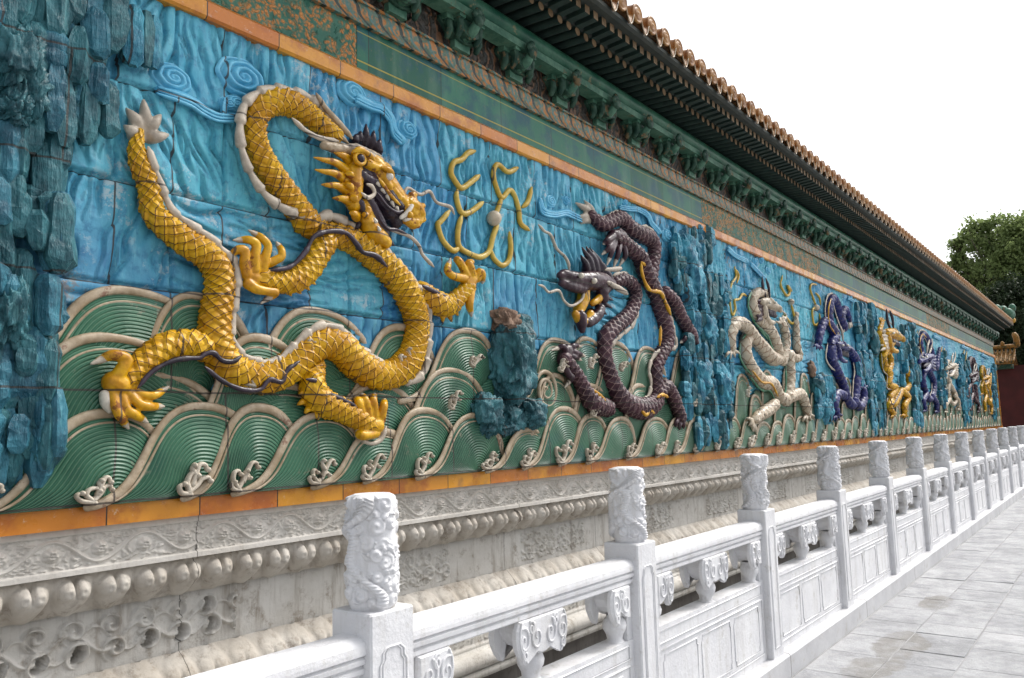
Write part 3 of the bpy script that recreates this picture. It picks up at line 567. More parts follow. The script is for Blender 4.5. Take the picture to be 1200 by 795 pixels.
# head
def hz(*p): return z4(360, 140, 5.333, p)
blob('head', [
    (hz((100, 165, 5), (190, 180, 7), (290, 205, 8), (380, 230, 9), (440, 265, 9)), 4),
    (hz((300, 250, 12), (350, 265, 11), (410, 285, 13), (440, 340, 15), (490, 400, 13.5), (545, 470, 12), (600, 530, 11.5), (650, 580, 12)), 0),
    (hz((480, 290, 6), (510, 310, 5)), 0), (hz((290, 310, 11), (290, 400, 12), (285, 470, 11), (290, 535, 9)), 0),
    (hz((330, 330, 13, .11), (400, 420, 17, .1), (470, 510, 18, .09), (530, 590, 15, .09), (550, 640, 10, .09)), 2),
    (hz((340, 540, 9), (370, 620, 10), (400, 690, 11), (450, 740, 10), (490, 770, 8)), 0),
    (hz((390, 510, 6, .15), (430, 590, 6, .15), (470, 660, 5.5, .15), (495, 715, 4, .14)), 2),
    (hz((635, 520, 8, .16), (680, 555, 8.5, .155), (702, 605, 7, .14), (665, 650, 7, .14), (610, 625, 5, .14)), 0), (hz((650, 480, 5, .16), (672, 470, 4, .16)), 0), (hz((705, 545, 4.5, .16), (722, 540, 3.5, .15)), 0), (hz((640, 600, 4.5, .2)), 0), (hz((720, 625, 4, .15)), 0), (hz((690, 665, 4, .15)), 0),
    (hz((665, 500, 5, .16)), 0), (hz((690, 585, 5, .16)), 0), (hz((700, 625, 4, .15)), 0),
    (hz((380, 640, 5, .05), (330, 650, 4, .06)), 0),
    (hz((430, 640, 5, .13), (455, 700, 5, .12), (500, 750, 4, .11)), 2), (hz((345, 350, 6, .165), (400, 385, 6, .165), (450, 400, 5, .165)), 2), (hz((330, 520, 5, .16), (345, 560, 5, .15)), 2), (hz((630, 560, 3, .175), (645, 545, 3, .18)), 2),
    (hz((500, 440, 5, .165), (545, 500, 5, .165), (590, 550, 4, .165)), 2), (hz((270, 175, 5, .15), (330, 190, 6, .16), (400, 225, 5, .16)), 1),
    (hz((300, 215, 5, .17), (345, 208, 5, .18), (390, 240, 4, .17)), 0), (hz((375, 280, 5, .18), (420, 300, 5.5, .18), (455, 305, 5, .18)), 0), (hz((470, 330, 5, .18), (490, 385, 5, .18), (515, 425, 4.5, .18)), 0),
    (hz((540, 440, 4, .175), (575, 490, 4, .175)), 0), (hz((590, 500, 5, .17), (610, 520, 5, .17)), 0), (hz((700, 560, 4, .15), (712, 600, 3.5, .14)), 0), (hz((630, 560, 5, .175)), 0),
    (hz((270, 350, 5, .18), (250, 345, 4, .17)), 0), (hz((270, 420, 5, .18), (250, 410, 4, .17)), 0), (hz((300, 500, 5, .18), (280, 495, 4, .17)), 0),
    (hz((365, 600, 4.5, .17), (385, 570, 4, .17), (372, 552, 3, .17)), 0)], YM+[M_rim], d1, .0045, .13, rough=.006)
for (a_, b_) in (((440, 400), (455, 420)), ((470, 440), (486, 462)), ((500, 482), (514, 505)), ((530, 520), (542, 545)), ((560, 552), (570, 574)), ((430, 640), (418, 618)), ((452, 690), (440, 668))):
    blob('tooth', [(hz((*a_, 2.6, .19), (*b_, 1.2, .19)), 0)], [M_eye], d1, .004)
spikes(d1, 'beard', [(*hz((a, b))[0], *hz((c, d))[0]) for a, b, c, d in ((470, 740, 500, 800), (440, 730, 455, 800), (400, 700, 395, 775), (500, 745, 545, 790), (350, 640, 300, 690), (350, 600, 290, 640))], M_dk, 3.4, .11, .005)
spikes(d1, 'cheek_mane', [(*hz((a, b))[0], *hz((c, d))[0]) for a, b, c, d in ((265, 265, 165, 208), (260, 335, 40, 238), (255, 395, 48, 315), (250, 450, 88, 408), (270, 520, 158, 492), (310, 610, 262, 580))], M_yel, 4.2, .15, .005)
blob('eye', [(hz((328, 246, 6.2, .19)), 0)], [M_dk], d1, .003)
m = MB(); c = W(*hz((328, 246))[0], .195); a = np.linspace(0, 2*np.pi, 25); m.tube(np.stack([c[0]+.034*np.cos(a), c[1]+0*a, c[2]+.030*np.sin(a)], 1), .012, 8, cap=False); m.build('eyelid', M_yel, d1)
blob('eye', [(hz((512, 356, 5.4, .20)), 0)], [M_eye], d1, .003)
ribbon('brow', hz((465, 300, 3.5), (500, 312, 4), (532, 335, 3.5), (545, 365, 2.5)), 3.4, M_yel, d1, off=.215, notch=.3, freq=12, flat=1)
ribbon('brow', hz((285, 205, 3.5), (330, 190, 4.2), (380, 215, 4.2), (420, 255, 3.5)), 3.8, M_yel, d1, off=.205, notch=.3, freq=12, flat=1)
for pts in (hz((600, 480, 2.2), (612, 450, 2.4), (640, 433, 2.4), (700, 470, 2.2), (750, 445, 2.2)), ):
    ribbon('whisker', [(p[0], p[1]) for p in z4(300, 90, K4, [(690, 560), (700, 530), (718, 523), (768, 552), (812, 537), (845, 588), (908, 610), (928, 645)])], 2.3, M_cream, d1, off=.13, notch=0, flat=1)
ribbon('whisker', z4(300, 230, K4, [(600, 140), (650, 165), (720, 190), (762, 232), (780, 275), (832, 332)]), 2.4, M_cream, d1, off=.1, notch=0, flat=1)
ribbon('muzzle_fold', hz((445, 365), (490, 430), (535, 490), (580, 535)), 2.6, M_yel, d1, off=.205, notch=.35, freq=14)
ribbon('lip', hz((440, 460), (500, 540), (560, 580), (600, 570)), 2.0, M_dk, d1, off=.2, notch=0)
ribbon('lip', hz((340, 460), (380, 490), (420, 465), (405, 420), (370, 405)), 3.2, M_cream, d1, off=.185, notch=0)
ribbon('lip', hz((430, 520), (450, 610), (500, 680), (560, 690), (620, 715)), 2.2, M_dk, d1, off=.17, notch=0)
blob('tusk', [(hz((655, 540, 2.6, .2), (620, 590, 3.2, .19), (585, 615, 2.5, .18)), 0)], [M_eye], d1, .004)
blob('tusk', [(hz((610, 625, 3.2, .17), (640, 620, 2.2, .17)), 0)], [M_eye], d1, .004)
ribbon('horn', z4(300, 90, K4, [(282, 78, 3), (320, 140, 3.8), (380, 208, 3.8), (450, 290, 3.6)]), 3.6, M_rim, d1, off=.12, notch=.05, flat=1)
ribbon('horn', z4(300, 90, K4, [(270, 150, 2.5), (310, 195, 3), (370, 260, 3.4), (430, 310, 3.4)]), 3.6, M_rim, d1, off=.12, notch=.05, flat=1)
spikes(d1, 'brow_hair', [(300+a/K4, 90+b/K4, 300+c/K4, 90+d/K4) for a, b, c, d in ((455, 305, 470, 270), (475, 300, 490, 255), (500, 310, 515, 222), (530, 320, 552, 252), (555, 340, 583, 290), (570, 350, 585, 320))], M_dk, 4.2, .1)

# ---- second dragon (purple brown)
Z = lambda *p: z4(630, 220, 5.3, p)
Z2 = lambda *p: z4(640, 360, 5.3, p)
Z3 = lambda *p: z4(740, 260, 5.3, p)
d2 = body('dragon', [(692, 252, 6), (705.5, 263, 8.2), (717, 258.5, 8.5), (728, 256, 8.5), (738, 267, 9), (751, 275, 9.4), (762, 281, 9.4), (766, 294, 8.6), (764, 311, 8.4), (762, 328, 9), (768, 345, 9.5), (775, 366, 9.2), (780.5, 386, 8.8), (781, 402, 8.6), (773, 418, 8.4), (768, 435, 8), (769, 454, 8.6), (767, 470, 10.8), (753, 479, 13), (735, 474, 12.4), (721, 458, 11), (713.6, 439, 10), (709, 422, 9.2), (708, 407, 8.8), (710, 394, 9.4), (721, 382.6, 9), (735, 371, 8.5), (742.5, 358, 7.6), (745, 343, 7.3), (739.5, 332, 7.2), (729, 327.5, 7.5), (720, 330, 7)], M_pur2, wall, cell=.042, off=.07, step=.008, seg=36)
d2['label'] = 'purple brown dragon with its head turned left'
ribbon('dorsal_fin', Z((335, 150), (410, 188), (500, 152), (585, 248), (680, 243), (742, 320), (745, 480)), 2.3, M_cream, d2, off=.06, notch=.5, freq=8)
ribbon('dorsal_fin', Z((470, 545), (540, 535), (600, 590), (630, 660), (628, 740))+Z2((572, 10), (540, 110), (470, 172), (408, 240), (396, 330), (430, 440), (480, 530), (560, 588), (628, 560), (652, 480), (640, 380), (680, 290), (760, 262), (808, 240), (790, 130), (778, 60)), 3.0, M_cream, d2, off=.065, notch=.5, freq=8)
for pts in (Z3((60, 258), (68, 330), (110, 420), (180, 440), (210, 500), (245, 580)), Z3((182, 650), (176, 770)), Z3((60, 250), (110, 290), (140, 330)), Z2((590, 640), (620, 670), (645, 645), (672, 660)), Z2((690, 560), (725, 545), (758, 560)), Z2((290, 515), (330, 545), (368, 580))):
    ribbon('flame_band', pts, 2.6, M_yel, d2, off=.150, notch=.4, freq=7)
PM = [M_pur, M_cream, M_yel, M_eye, M_dk]
leg(d2, [(762, 333, 9.5), (756, 318, 9.5), (750, 302, 9), (741, 293, 8.5), (731, 284, 7.5), (723, 279, 7)], M_pur2, .04, .11, .008, 30)
claw(d2, [(*p, 8) for p in Z((520, 305), (470, 300))], [(Z((470, 300), (430, 330), (415, 345)), 6, 3.5), (Z((465, 330), (440, 380), (412, 405)), 5.5, 3), (Z((480, 340), (460, 400), (440, 455)), 5, 3), (Z((510, 350), (500, 410), (480, 470)), 5, 3), (Z((530, 350), (545, 420), (520, 465)), 5, 3), (Z((500, 290), (510, 265), (545, 290)), 4, 2.5)], PM, .007, .1)
leg(d2, [(779, 341, 6), (790, 354, 7.5), (798, 371, 7.2), (806, 384.5, 7), (810, 393, 7.5)], M_pur2, .04, .09, .008, 30)
claw(d2, [(*p, 7.5) for p in Z3((360, 690), (380, 720))], [(Z3((350, 700), (330, 730), (312, 745)), 4.5, 3), (Z3((355, 720), (345, 760), (330, 785)), 4.5, 3), (Z3((375, 730), (378, 770), (380, 795)), 4.5, 3), (Z3((395, 720), (405, 750), (412, 775)), 4.5, 3), (Z3((395, 700), (405, 660), (400, 635)), 4.5, 3)], PM, .007, .08)
leg(d2, [(712, 479, 10, .05), (695, 473, 11.5), (685, 458, 9), (677.7, 443, 8), (668, 430, 8.3), (661, 420, 8)], M_pur2, .04, .1, .008, 30)
claw(d2, [(*p, 8.5) for p in Z2((105, 330), (125, 270))], [(Z2((120, 280), (105, 245), (55, 262)), 5.5, 3), (Z2((140, 270), (170, 240), (205, 245)), 5, 3), (Z2((150, 280), (190, 285), (225, 300)), 5.5, 3.2), (Z2((140, 310), (175, 310), (205, 325)), 5, 3), (Z2((110, 360), (140, 420), (160, 440), (130, 480)), 6, 3.2)], PM, .007, .09)
leg(d2, [(772, 462, 7), (781.5, 452.5, 7), (789, 466, 7.5), (794.7, 481, 7), (798, 490, 7)], M_pur2, .04, .1, .008, 30)
claw(d2, [(*p, 6.5) for p in Z2((830, 670), (838, 700))], [(Z2((820, 690), (805, 720), (800, 750)), 4, 2.5), (Z2((835, 700), (828, 740), (822, 765)), 4, 2.5), (Z2((845, 690), (852, 730), (850, 755)), 4, 2.5)], PM, .007, .08)
blob('head', [(Z((200, 560, 9), (260, 575, 10), (330, 580, 12), (400, 580, 10), (450, 600, 8)), 0), (Z((140, 545, 5), (170, 540, 7), (210, 560, 8)), 0), (Z((150, 590, 5), (200, 610, 7), (280, 625, 7)), 0), (Z((430, 610, 8), (400, 650, 8), (410, 690, 7)), 0),
    (Z((290, 650, 7, .1), (280, 700, 8, .1), (250, 770, 7, .1)), 2), (Z((380, 690, 5), (340, 720, 4)), 2), (Z2((215, 60, 8), (220, 110, 7), (225, 145, 4)), 0), (Z2((180, 40, 5, .12), (205, 85, 5, .12), (250, 90, 5, .12), (275, 40, 5, .12)), 2), (Z2((260, 100, 6), (310, 60, 7), (340, 10, 6)), 0)], PM, d2, .008, .13, rough=.005)
for q in ((272, 547), (352, 580)): blob('eye', [(Z((*q, 3.6, .21)), 0)], [M_eye], d2, .004)
spikes(d2, 'brow_hair', [(*Z((a, b))[0], *Z((c, d))[0]) for a, b, c, d in ((330, 520, 275, 370), (360, 520, 300, 365), (390, 530, 330, 380), (420, 550, 345, 420), (300, 510, 268, 420), (450, 590, 390, 480))], M_dk, 4, .13, .008)
spikes(d2, 'cheek_mane', [(*Z((a, b))[0], *Z((c, d))[0]) for a, b, c, d in ((400, 660, 470, 700), (390, 690, 465, 750), (370, 720, 430, 790), (330, 770, 410, 800))], M_dk, 3.2, .1, .008)
ribbon('horn', Z((415, 510, 2.6), (470, 508, 3.4), (522, 502, 3)), 3.2, M_cream, d2, off=.15, notch=0, flat=1)
ribbon('horn', Z((430, 585, 3), (490, 620, 4.2), (560, 662, 3)), 3.2, M_cream, d2, off=.19, notch=0, flat=1)
ribbon('whisker', Z((5, 230), (40, 270), (80, 295), (118, 380), (165, 425), (190, 470), (195, 515)), 2.1, M_cream, d2, off=.1, notch=0, flat=1)
ribbon('whisker', Z((5, 605), (35, 615), (70, 650), (130, 640), (165, 705), (210, 735), (270, 700), (290, 650)), 1.9, M_cream, d2, off=.14, notch=0, flat=1)
spikes(d2, 'tail_tuft', [(*Z((a, b))[0], *Z((c, d))[0]) for a, b, c, d in ((335, 170, 290, 80), (325, 170, 235, 95), (320, 190, 250, 185), (320, 195, 265, 225), (330, 160, 320, 110))], M_cream, 4, .05, .008)

# ---- remaining dragons, read off smaller enlargements
def far_dragon(label, main, legs, head, mat2, mat, finmat, cell=.07, fin=None, tuft=None, headcol=None, off=.08, step=.014, vox=.014, maxr=.085):
    cap = lambda L: [(p[0], p[1], min(p[2]*1.12, maxr*F_PX/depth(W(p[0], p[1], off))), *p[3:]) for p in L]
    d = body('dragon', cap(main), mat2, wall, cell, off, step, 20, .012); d['label'] = label
    for L in legs:
        leg(d, cap(L), mat2, cell, off+.03, step, 16)
        a, b = np.array(L[-2][:2], float), np.array(L[-1][:2], float); dv = b-a; ln = np.linalg.norm(dv)+1e-6; dv = dv/ln; pv = np.array([-dv[1], dv[0]]); r = min(L[-1][2], maxr*F_PX/depth(W(*b, off))); sz = max(3.0, r*2.0)
        kx = .45
        fing = []
        for k in (-1.3, -.5, .35, 1.2):
            e = b+dv*sz*(.9-.25*abs(k))+pv*k*sz*.75; e2 = b+(e-b)*1.5; mid = (b+e)/2
            fing.append(([(b[0]+(mid[0]-b[0])*kx, mid[1]), (b[0]+(e[0]-b[0])*kx*1.4, e[1]), (b[0]+(e2[0]-b[0])*kx*1.3, e2[1])], r*.55, r*.32))
        claw(d, [(a[0]*.3+b[0]*.7, a[1]*.3+b[1]*.7, r*.95), (b[0], b[1], r)], fing, [mat, M_cream], vox, off+.02)
    hx, hy, hs_, face = head          # centre, size px, facing sign
    kx = .72; hs_ = hs_*1.3
    g = lambda x, y, r, o=.15: (hx+face*x*hs_*kx, hy+y*hs_, r*hs_*.8, o)
    blob('head', [([g(-.7, -.35, .30), g(-.2, -.3, .42), g(.35, -.1, .36), g(.9, .15, .26)], 0), ([g(.9, .05, .22, .19), g(1.0, .25, .2, .18)], 0), ([g(-.5, .1, .3), g(-.4, .6, .3)], 0), ([g(-.25, .3, .3, .1), g(.2, .45, .3, .1), g(.5, .6, .2, .1)], 1), ([g(-.4, .6, .26), g(-.05, .95, .24), g(.35, 1.05, .2)], 0), ([g(.1, -.55, .14, .2), g(.3, -.4, .14, .2)], 0)], [mat, M_dk], d, vox*.8, .14, rough=.006)
    for ex in (0.0, .55): blob('eye', [([g(ex, -.28, .12, .225)], 0)], [M_eye], d, .007)
    spikes(d, 'cheek_mane', [(*g(-.5, y0, 0)[:2], *g(-1.3, y1, 0)[:2]) for y0, y1 in ((-.2, -.45), (.05, -.1), (.3, .25), (.55, .6), (.75, 1.0))], headcol or mat, hs_*.15, .12, vox*.8)
    ribbon('horn', [g(-.3, -.55, 0)[:2], g(-.6, -1.2, 0)[:2], g(-.7, -2.0, 0)[:2]], hs_*.14, M_dk if headcol else M_cream, d, off=.13, notch=0, step=.03)
    ribbon('horn', [g(0, -.6, 0)[:2], g(-.1, -1.3, 0)[:2], g(-.35, -1.9, 0)[:2]], hs_*.14, M_dk if headcol else M_cream, d, off=.15, notch=0, step=.03)
    ribbon('whisker', [g(1, .2, 0)[:2], g(1.5, .5, 0)[:2], g(1.6, 1.0, 0)[:2], g(2.0, 1.5, 0)[:2]], hs_*.07, M_cream, d, off=.1, notch=0, step=.03)
    mp = np.array([q[:3] for q in cap(main)], float); tg = np.gradient(mp[:, :2], axis=0); tg[:, 0] *= 3; tg /= np.linalg.norm(tg, axis=1, keepdims=True)+1e-6
    nx = np.stack([tg[:, 1]*.55, -tg[:, 0]], 1)*mp[:, 2:3]*1.05; k0 = len(mp)//8
    for a_, b_ in ((k0, len(mp)//2), (len(mp)//2+1, len(mp)-k0)):
        ribbon('dorsal_fin', [tuple(q) for q in (mp[a_:b_, :2]+nx[a_:b_])], max(.7, float(np.median(mp[:, 2]))*.26), finmat, d, off=.075, notch=.5, freq=5, step=.025)
    if len(mp) > 14: ribbon('flame_band', [tuple(q) for q in mp[len(mp)//3:len(mp)//3+4, :2]], max(.6, float(np.median(mp[:, 2]))*.22), M_yel if mat is not M_yel else M_dk, d, off=.165, notch=.4, freq=6, step=.025)
    if fin:
        for f in fin: ribbon('dorsal_fin', f, 1.9 if len(main) < 0 else max(1.0, main[len(main)//2][2]*.3), finmat, d, off=.07, notch=.5, freq=5, step=.03)
    if tuft:
        tx, ty, dx, dy = tuft; s = 7
        spikes(d, 'tail_tuft', [(tx, ty, tx+dx*s*.5-dy*k*.5, ty+dy*s+dx*k) for k in (-4, -1.5, 1.5, 4)], M_cream, 1.8, .06, vox)
    return d
Z4 = lambda *p: z4(840, 300, 7.95, p)
Z5 = lambda *p: z4(840, 390, 5.675, p)
far_dragon('cream white dragon with green fins',
    [(933, 372, 2), (933, 384, 3.2), (933.4, 404, 4), (936, 418, 4.2), (930, 420, 4.5), (924.6, 416, 5), (926, 434, 5.2), (925, 452, 5.6), (921, 468, 7), (912, 465, 7), (904, 450, 7.5), (893, 448, 7.6), (882, 435, 7.2), (874, 418, 6.8), (873.5, 402, 6.6), (880, 394, 6.2), (892, 406, 7), (903, 419, 7.2), (911, 420, 6.5), (908.7, 404, 6.4), (902, 388, 6.4), (894, 380, 6.2), (886, 371, 6), (881.5, 359, 5.4), (883, 348, 5.2), (890, 343, 5.4), (897, 346, 5)],
    [[(886.5, 400, 6.5), (879, 389, 6.5), (870, 380, 6.8), (861, 380, 6.8), (855, 394, 6.5), (857, 408, 5)], [(908, 474, 6), (898, 482, 6.5), (890, 487, 6), (884, 493, 5)], [(924, 466, 6), (937, 462, 6), (943, 474, 5), (945.7, 484, 4.4)], [(917, 424, 5), (921, 405, 4.6), (920, 390, 4.5), (917, 380, 4)]],
    (902, 360, 13.5, 1), M_wht2, M_wht, M_grn, fin=[[(881, 342), (877, 352), (878, 364), (883, 376), (892, 388), (900, 398)], [(868, 402), (867, 418), (876, 434), (888, 442)], [(911, 455), (918, 463), (921, 455), (921, 436), (919, 418)]], headcol=M_pur, tuft=(933, 372, .2, -1))
far_dragon('cobalt blue dragon left of the yellow centre one',
    [(996, 376, 2), (993, 368, 3), (990, 362, 3.4), (986, 372, 4), (989, 384, 4.4), (984, 372, 4.6), (979, 355, 4.8), (974, 350, 4.8), (971, 362, 4.6), (972, 380, 4.8), (979, 392, 5), (975, 402, 5.2), (973, 418, 5.2), (980, 434, 5.2), (987, 451, 5.2), (992, 468, 5), (999, 474, 5), (1002, 462, 4.8), (1003, 448, 4.8), (1004.5, 435, 4.8), (1002, 421, 4.6), (996, 412, 4.4), (991, 408, 4.4)],
    [[(973, 380, 4), (966, 377, 4.2), (961, 390, 4.2), (959, 402, 3.5)], [(989, 464, 4.5), (981.5, 462, 4.6), (977, 474, 4.8), (980, 484, 4)], [(1001, 470, 4.4), (1007, 477, 4.4), (1012, 468, 4), (1012, 457, 3.4)]],
    (988, 409, 11, 1), M_blu2, M_blu, M_cream, fin=[[(968, 380), (967, 362), (970, 347), (976, 344)], [(970, 402), (968, 420), (975, 432), (982, 434)], [(997, 452), (996, 462), (994, 472)]], tuft=(996, 378, .4, 1))
far_dragon('golden yellow dragon at the middle of the wall',
    [(1059, 416, 1.5), (1060, 424, 2.5), (1062.5, 434, 2.8), (1065, 448, 3), (1062, 456, 3.2), (1056, 458, 3.4), (1051, 468, 3.6), (1046, 474, 3.6), (1043, 466, 3.4), (1049, 455, 3.6), (1041, 451, 3.8), (1042, 438, 3.8), (1037, 431, 3.8), (1035, 416, 3.8), (1041, 406, 4), (1046, 400, 4)],
    [[(1036, 410, 3.2), (1032, 400, 3), (1030, 390, 3), (1033, 378, 2.5)], [(1045, 470, 3.4), (1042, 477, 3.2), (1046, 484, 2.6)], [(1058, 459, 3.2), (1064, 466, 3.2), (1060, 475, 3), (1060, 484, 2.6)], [(1041, 437, 3), (1044, 426, 3), (1043, 417, 2.6)]],
    (1047, 395, 12.5, 1), M_yel2, M_yel, M_cream, fin=[[(1037, 374), (1043, 378), (1050, 388)]], headcol=M_wht)
far_dragon('cobalt blue dragon right of the yellow centre one',
    [(1101, 408, 1.3), (1099, 420, 2.2), (1097, 432, 2.6), (1094, 424, 2.8), (1090, 408, 3), (1086, 396, 3), (1081, 392, 3), (1078, 402, 3), (1081, 418, 3.1), (1085, 430, 3.1), (1081, 442, 3.2), (1083, 456, 3.2), (1088, 468, 3.2), (1093, 462, 3.1), (1094, 448, 3), (1090, 438, 3), (1087, 432, 3)],
    [[(1081, 415, 2.6), (1077, 422, 2.6), (1076, 432, 2.2)], [(1086, 462, 2.6), (1082, 470, 2.6), (1084, 479, 2.2)], [(1092, 464, 2.6), (1097, 472, 2.6), (1098, 480, 2.2)]],
    (1086, 422, 9.5, -1), M_blu2, M_blu, M_cream, fin=[[(1075, 402), (1078, 388), (1086, 390), (1092, 404)]])
far_dragon('small looking cream white dragon in the far half',
    [(1124, 424, 1.2), (1122, 434, 1.9), (1119, 442, 2.1), (1115, 434, 2.2), (1111, 424, 2.2), (1108, 432, 2.2), (1111, 446, 2.2), (1116, 456, 2.3), (1120, 466, 2.3), (1117, 474, 2.2), (1112, 468, 2.1), (1111, 456, 2), (1113, 446, 2)],
    [[(1110, 436, 1.9), (1107, 446, 1.9), (1108, 454, 1.6)], [(1119, 464, 1.9), (1123, 470, 1.8), (1124, 478, 1.5)], [(1113, 468, 1.9), (1109, 474, 1.8), (1109, 481, 1.5)]],
    (1115, 431, 7, -1), M_wht2, M_wht, M_grn)
far_dragon('purple brown dragon next to the far yellow one',
    [(1141, 420, 1.1), (1143, 430, 1.7), (1145, 440, 1.8), (1141, 446, 1.9), (1137, 436, 1.9), (1135.5, 426, 1.9), (1138, 420, 1.9), (1140, 434, 1.9), (1138, 450, 2), (1141, 464, 2), (1145, 472, 2), (1144, 462, 1.9), (1143, 452, 1.8)],
    [[(1138, 450, 1.6), (1135, 456, 1.6), (1135, 463, 1.3)], [(1143, 468, 1.6), (1147, 474, 1.5), (1147, 481, 1.3)], [(1140, 462, 1.6), (1138, 470, 1.5), (1138, 478, 1.3)]],
    (1141, 440, 5.5, -1), M_pur2, M_pur, M_cream)
far_dragon('yellow dragon nearest the far end',
    [(1161, 438, 1), (1160, 448, 1.5), (1158, 456, 1.6), (1156, 448, 1.6), (1154, 436, 1.7), (1151, 430, 1.7), (1150, 440, 1.7), (1153, 452, 1.7), (1156, 464, 1.8), (1159, 473, 1.8), (1161, 466, 1.7), (1159, 456, 1.6), (1157, 448, 1.6)],
    [[(1152, 446, 1.4), (1150, 453, 1.4), (1151, 460, 1.2)], [(1159, 470, 1.4), (1162, 476, 1.4), (1162, 483, 1.2)], [(1156, 464, 1.4), (1154, 472, 1.4), (1155, 480, 1.2)]],
    (1156, 444, 5, -1), M_yel2, M_yel, M_cream)

# --- flames and pearls
def flame(parent, strands, r, mat, off=.05, step=.012):
    m = MB()
    for s in strands:
        Q = px_path([(p[0], p[1], r) for p in s], step, off); n = len(Q); R = Q[:, 3]*np.clip(np.minimum(np.arange(n), np.arange(n)[::-1])/6+.45, 0, 1); m.tube(Q[:, :3], R, 8, flat=.9)
    return m.build('flame', mat, parent)
za = lambda *p: z4(300, 90, K4, p); zb = lambda *p: z4(300, 230, K4, p)
M_flame = glaze('pale_yellow_glaze', (.48, .30, .03), (.56, .40, .07), .35)
flame(wall, [za((1025, 348), (990, 358), (962, 388), (925, 402), (912, 450), (938, 500), (962, 522), (1000, 498), (1045, 462)), za((942, 530), (938, 570), (960, 635), (1000, 635), (1062, 588)), za((962, 650), (945, 720))+zb((950, 235), (1000, 270), (1050, 285), (1090, 258), (1108, 190), (1132, 125)), za((905, 628), (862, 680))+zb((850, 135), (872, 205), (920, 255), (952, 240))], 3.6, M_flame)
flame(wall, [[(606.7, 196.7), (595, 201.7), (583, 193), (578, 203), (581.7, 220), (588, 232), (597, 223), (603, 230), (608, 247), (610, 262), (620, 270)], [(588, 232), (584, 243), (579, 256)], [(623, 220), (618, 237), (612, 243)], zb((1100, 250), (1112, 292), (1152, 325), (1182, 300), (1192, 245), (1186, 170))], 3.3, M_flame)
def pearl(u, v, r, off=.06):
    P, R = WR(u, v, r, off); m = MB(); a = np.linspace(-math.pi/2, math.pi/2, 13); m.lathe(np.stack([R*np.cos(a)+1e-4, P[2]+R*np.sin(a)], 1), 20, (P[0], P[1])); return m.build('pearl', M_wht, wall)
pearl(579, 256, 9)
flame(wall, [z4(740, 260, 5.3, [(640, 280), (650, 340), (620, 390), (610, 450), (615, 540), (630, 580), (645, 540), (640, 490), (670, 480), (690, 450), (715, 462)]), z4(740, 260, 5.3, [(640, 290), (665, 330), (655, 380)])], 1.6, M_flame, step=.02)
flame(wall, [Z4((595, 230), (600, 290), (650, 370), (680, 340), (660, 280), (700, 330)), Z4((620, 520), (650, 580), (700, 630), (745, 600), (740, 650)), Z4((690, 440), (720, 560), (745, 660)), Z4((610, 185), (600, 240))], 1.7, M_flame, step=.02); pearl(927, 354, 3.8)
flame(wall, [Z4((930, 270), (885, 265), (870, 310), (900, 400), (920, 470), (890, 510), (900, 620), (925, 645), (950, 620)), z4(940, 320, 7.95, [(125, 185), (160, 230), (172, 300)]), z4(940, 320, 7.95, [(95, 370), (105, 470), (135, 485), (170, 460), (160, 380)])], 1.4, M_flame, step=.02); pearl(956.5, 361, 4)
for (u, v) in ((1076, 408), (1105, 426), (1131, 430)):
    flame(wall, [[(u-1, v-20), (u-2, v-12), (u, v-5), (u+1, v-12), (u+2, v-18)], [(u-1, v+4), (u-2, v+12), (u, v+18), (u+2, v+12)]], .8, M_flame, step=.03); pearl(u, v, 2)

# --- clouds: flat spirals with trailing ribbons
def cloud(discs, tails, rt_px=4.0, name='cloud', off=.035, k=1.0):
    m = MB()
    for (u, v, r) in discs:
        P, R = WR(u, v, r, 0); nr, na = 22, 44; rr = np.linspace(0, 1, nr)[:, None]; a = np.linspace(0, 2*np.pi, na+1)[None, :-1]
        lob = 1+.025*np.cos(a*7+u); rad = R*rr*lob
        ph = rr*3.2+a/(2*np.pi); f = ph-np.floor(ph); g = np.where(f < .14, -1, np.sin(np.pi*(f-.14)/.86))*.010*np.clip(rr*4, 0, 1)*np.clip(R/.08, .6, 1.3)
        hgt = off*np.clip((1-rr**4), 0, 1)+g+.012
        sx = 1/max(.35, .85) 
        rad = rad*1.12; V = np.stack([P[0]+rad*np.cos(a)*1.2*k, WY-.006-hgt, P[2]+rad*np.sin(a)*.86+0*rr], -1); m.grid(V, closed=True, flip=True)
    for t in tails:
        for o_, wd in ((0, 1.25), (.42, .34), (-.42, .34), (0, .3)):
            Q = px_path([(p[0]+o_*rt_px*.3, p[1]-o_*rt_px*1.6, (p[2] if len(p) > 2 else rt_px)*wd) for p in t], .014, .034+(.026 if wd < 1 else 0)); m.tube(Q[:, :3], Q[:, 3], 10, flat=.6 if wd == 1 else 1.0)
    return m.build(name, M_cloud, wall)
cloud([(197, 95, 20), (262, 124, 9)], [[(185, 106, 4), (205, 113, 6.5), (225, 121, 6), (240, 131, 5.5), (256, 138, 5), (276, 139, 5)], [(262, 136, 3), (262, 120, 4)]], 5.5)
cloud([(279, 94, 25), (271, 124, 11)], [], 5)
cloud([(408, 111, 17), (473, 154, 12.5)], [[(418, 116, 6), (434, 124, 6), (448, 129, 5.5), (457, 140, 5), (461, 155, 5), (470, 165, 5)]], 5)
cloud([(640, 237, 9), (659, 236, 6)], [[(632, 235, 3), (636, 248, 4), (650, 252, 4), (663, 250, 4), (672, 253, 3.4), (683, 258, 3)]], 3.6)
cloud([(728, 238, 4.5), (778, 277, 9)], [[(727, 243, 2.5), (738, 245, 3), (748, 246, 3), (758, 252, 3), (763, 262, 3), (772, 272, 3)]], 3)
cloud([(858, 288, 5), (882, 308, 6), (868, 304, 5)], [[(853, 292, 2.6), (862, 300, 2.6), (874, 306, 2.6)]], 2.4)
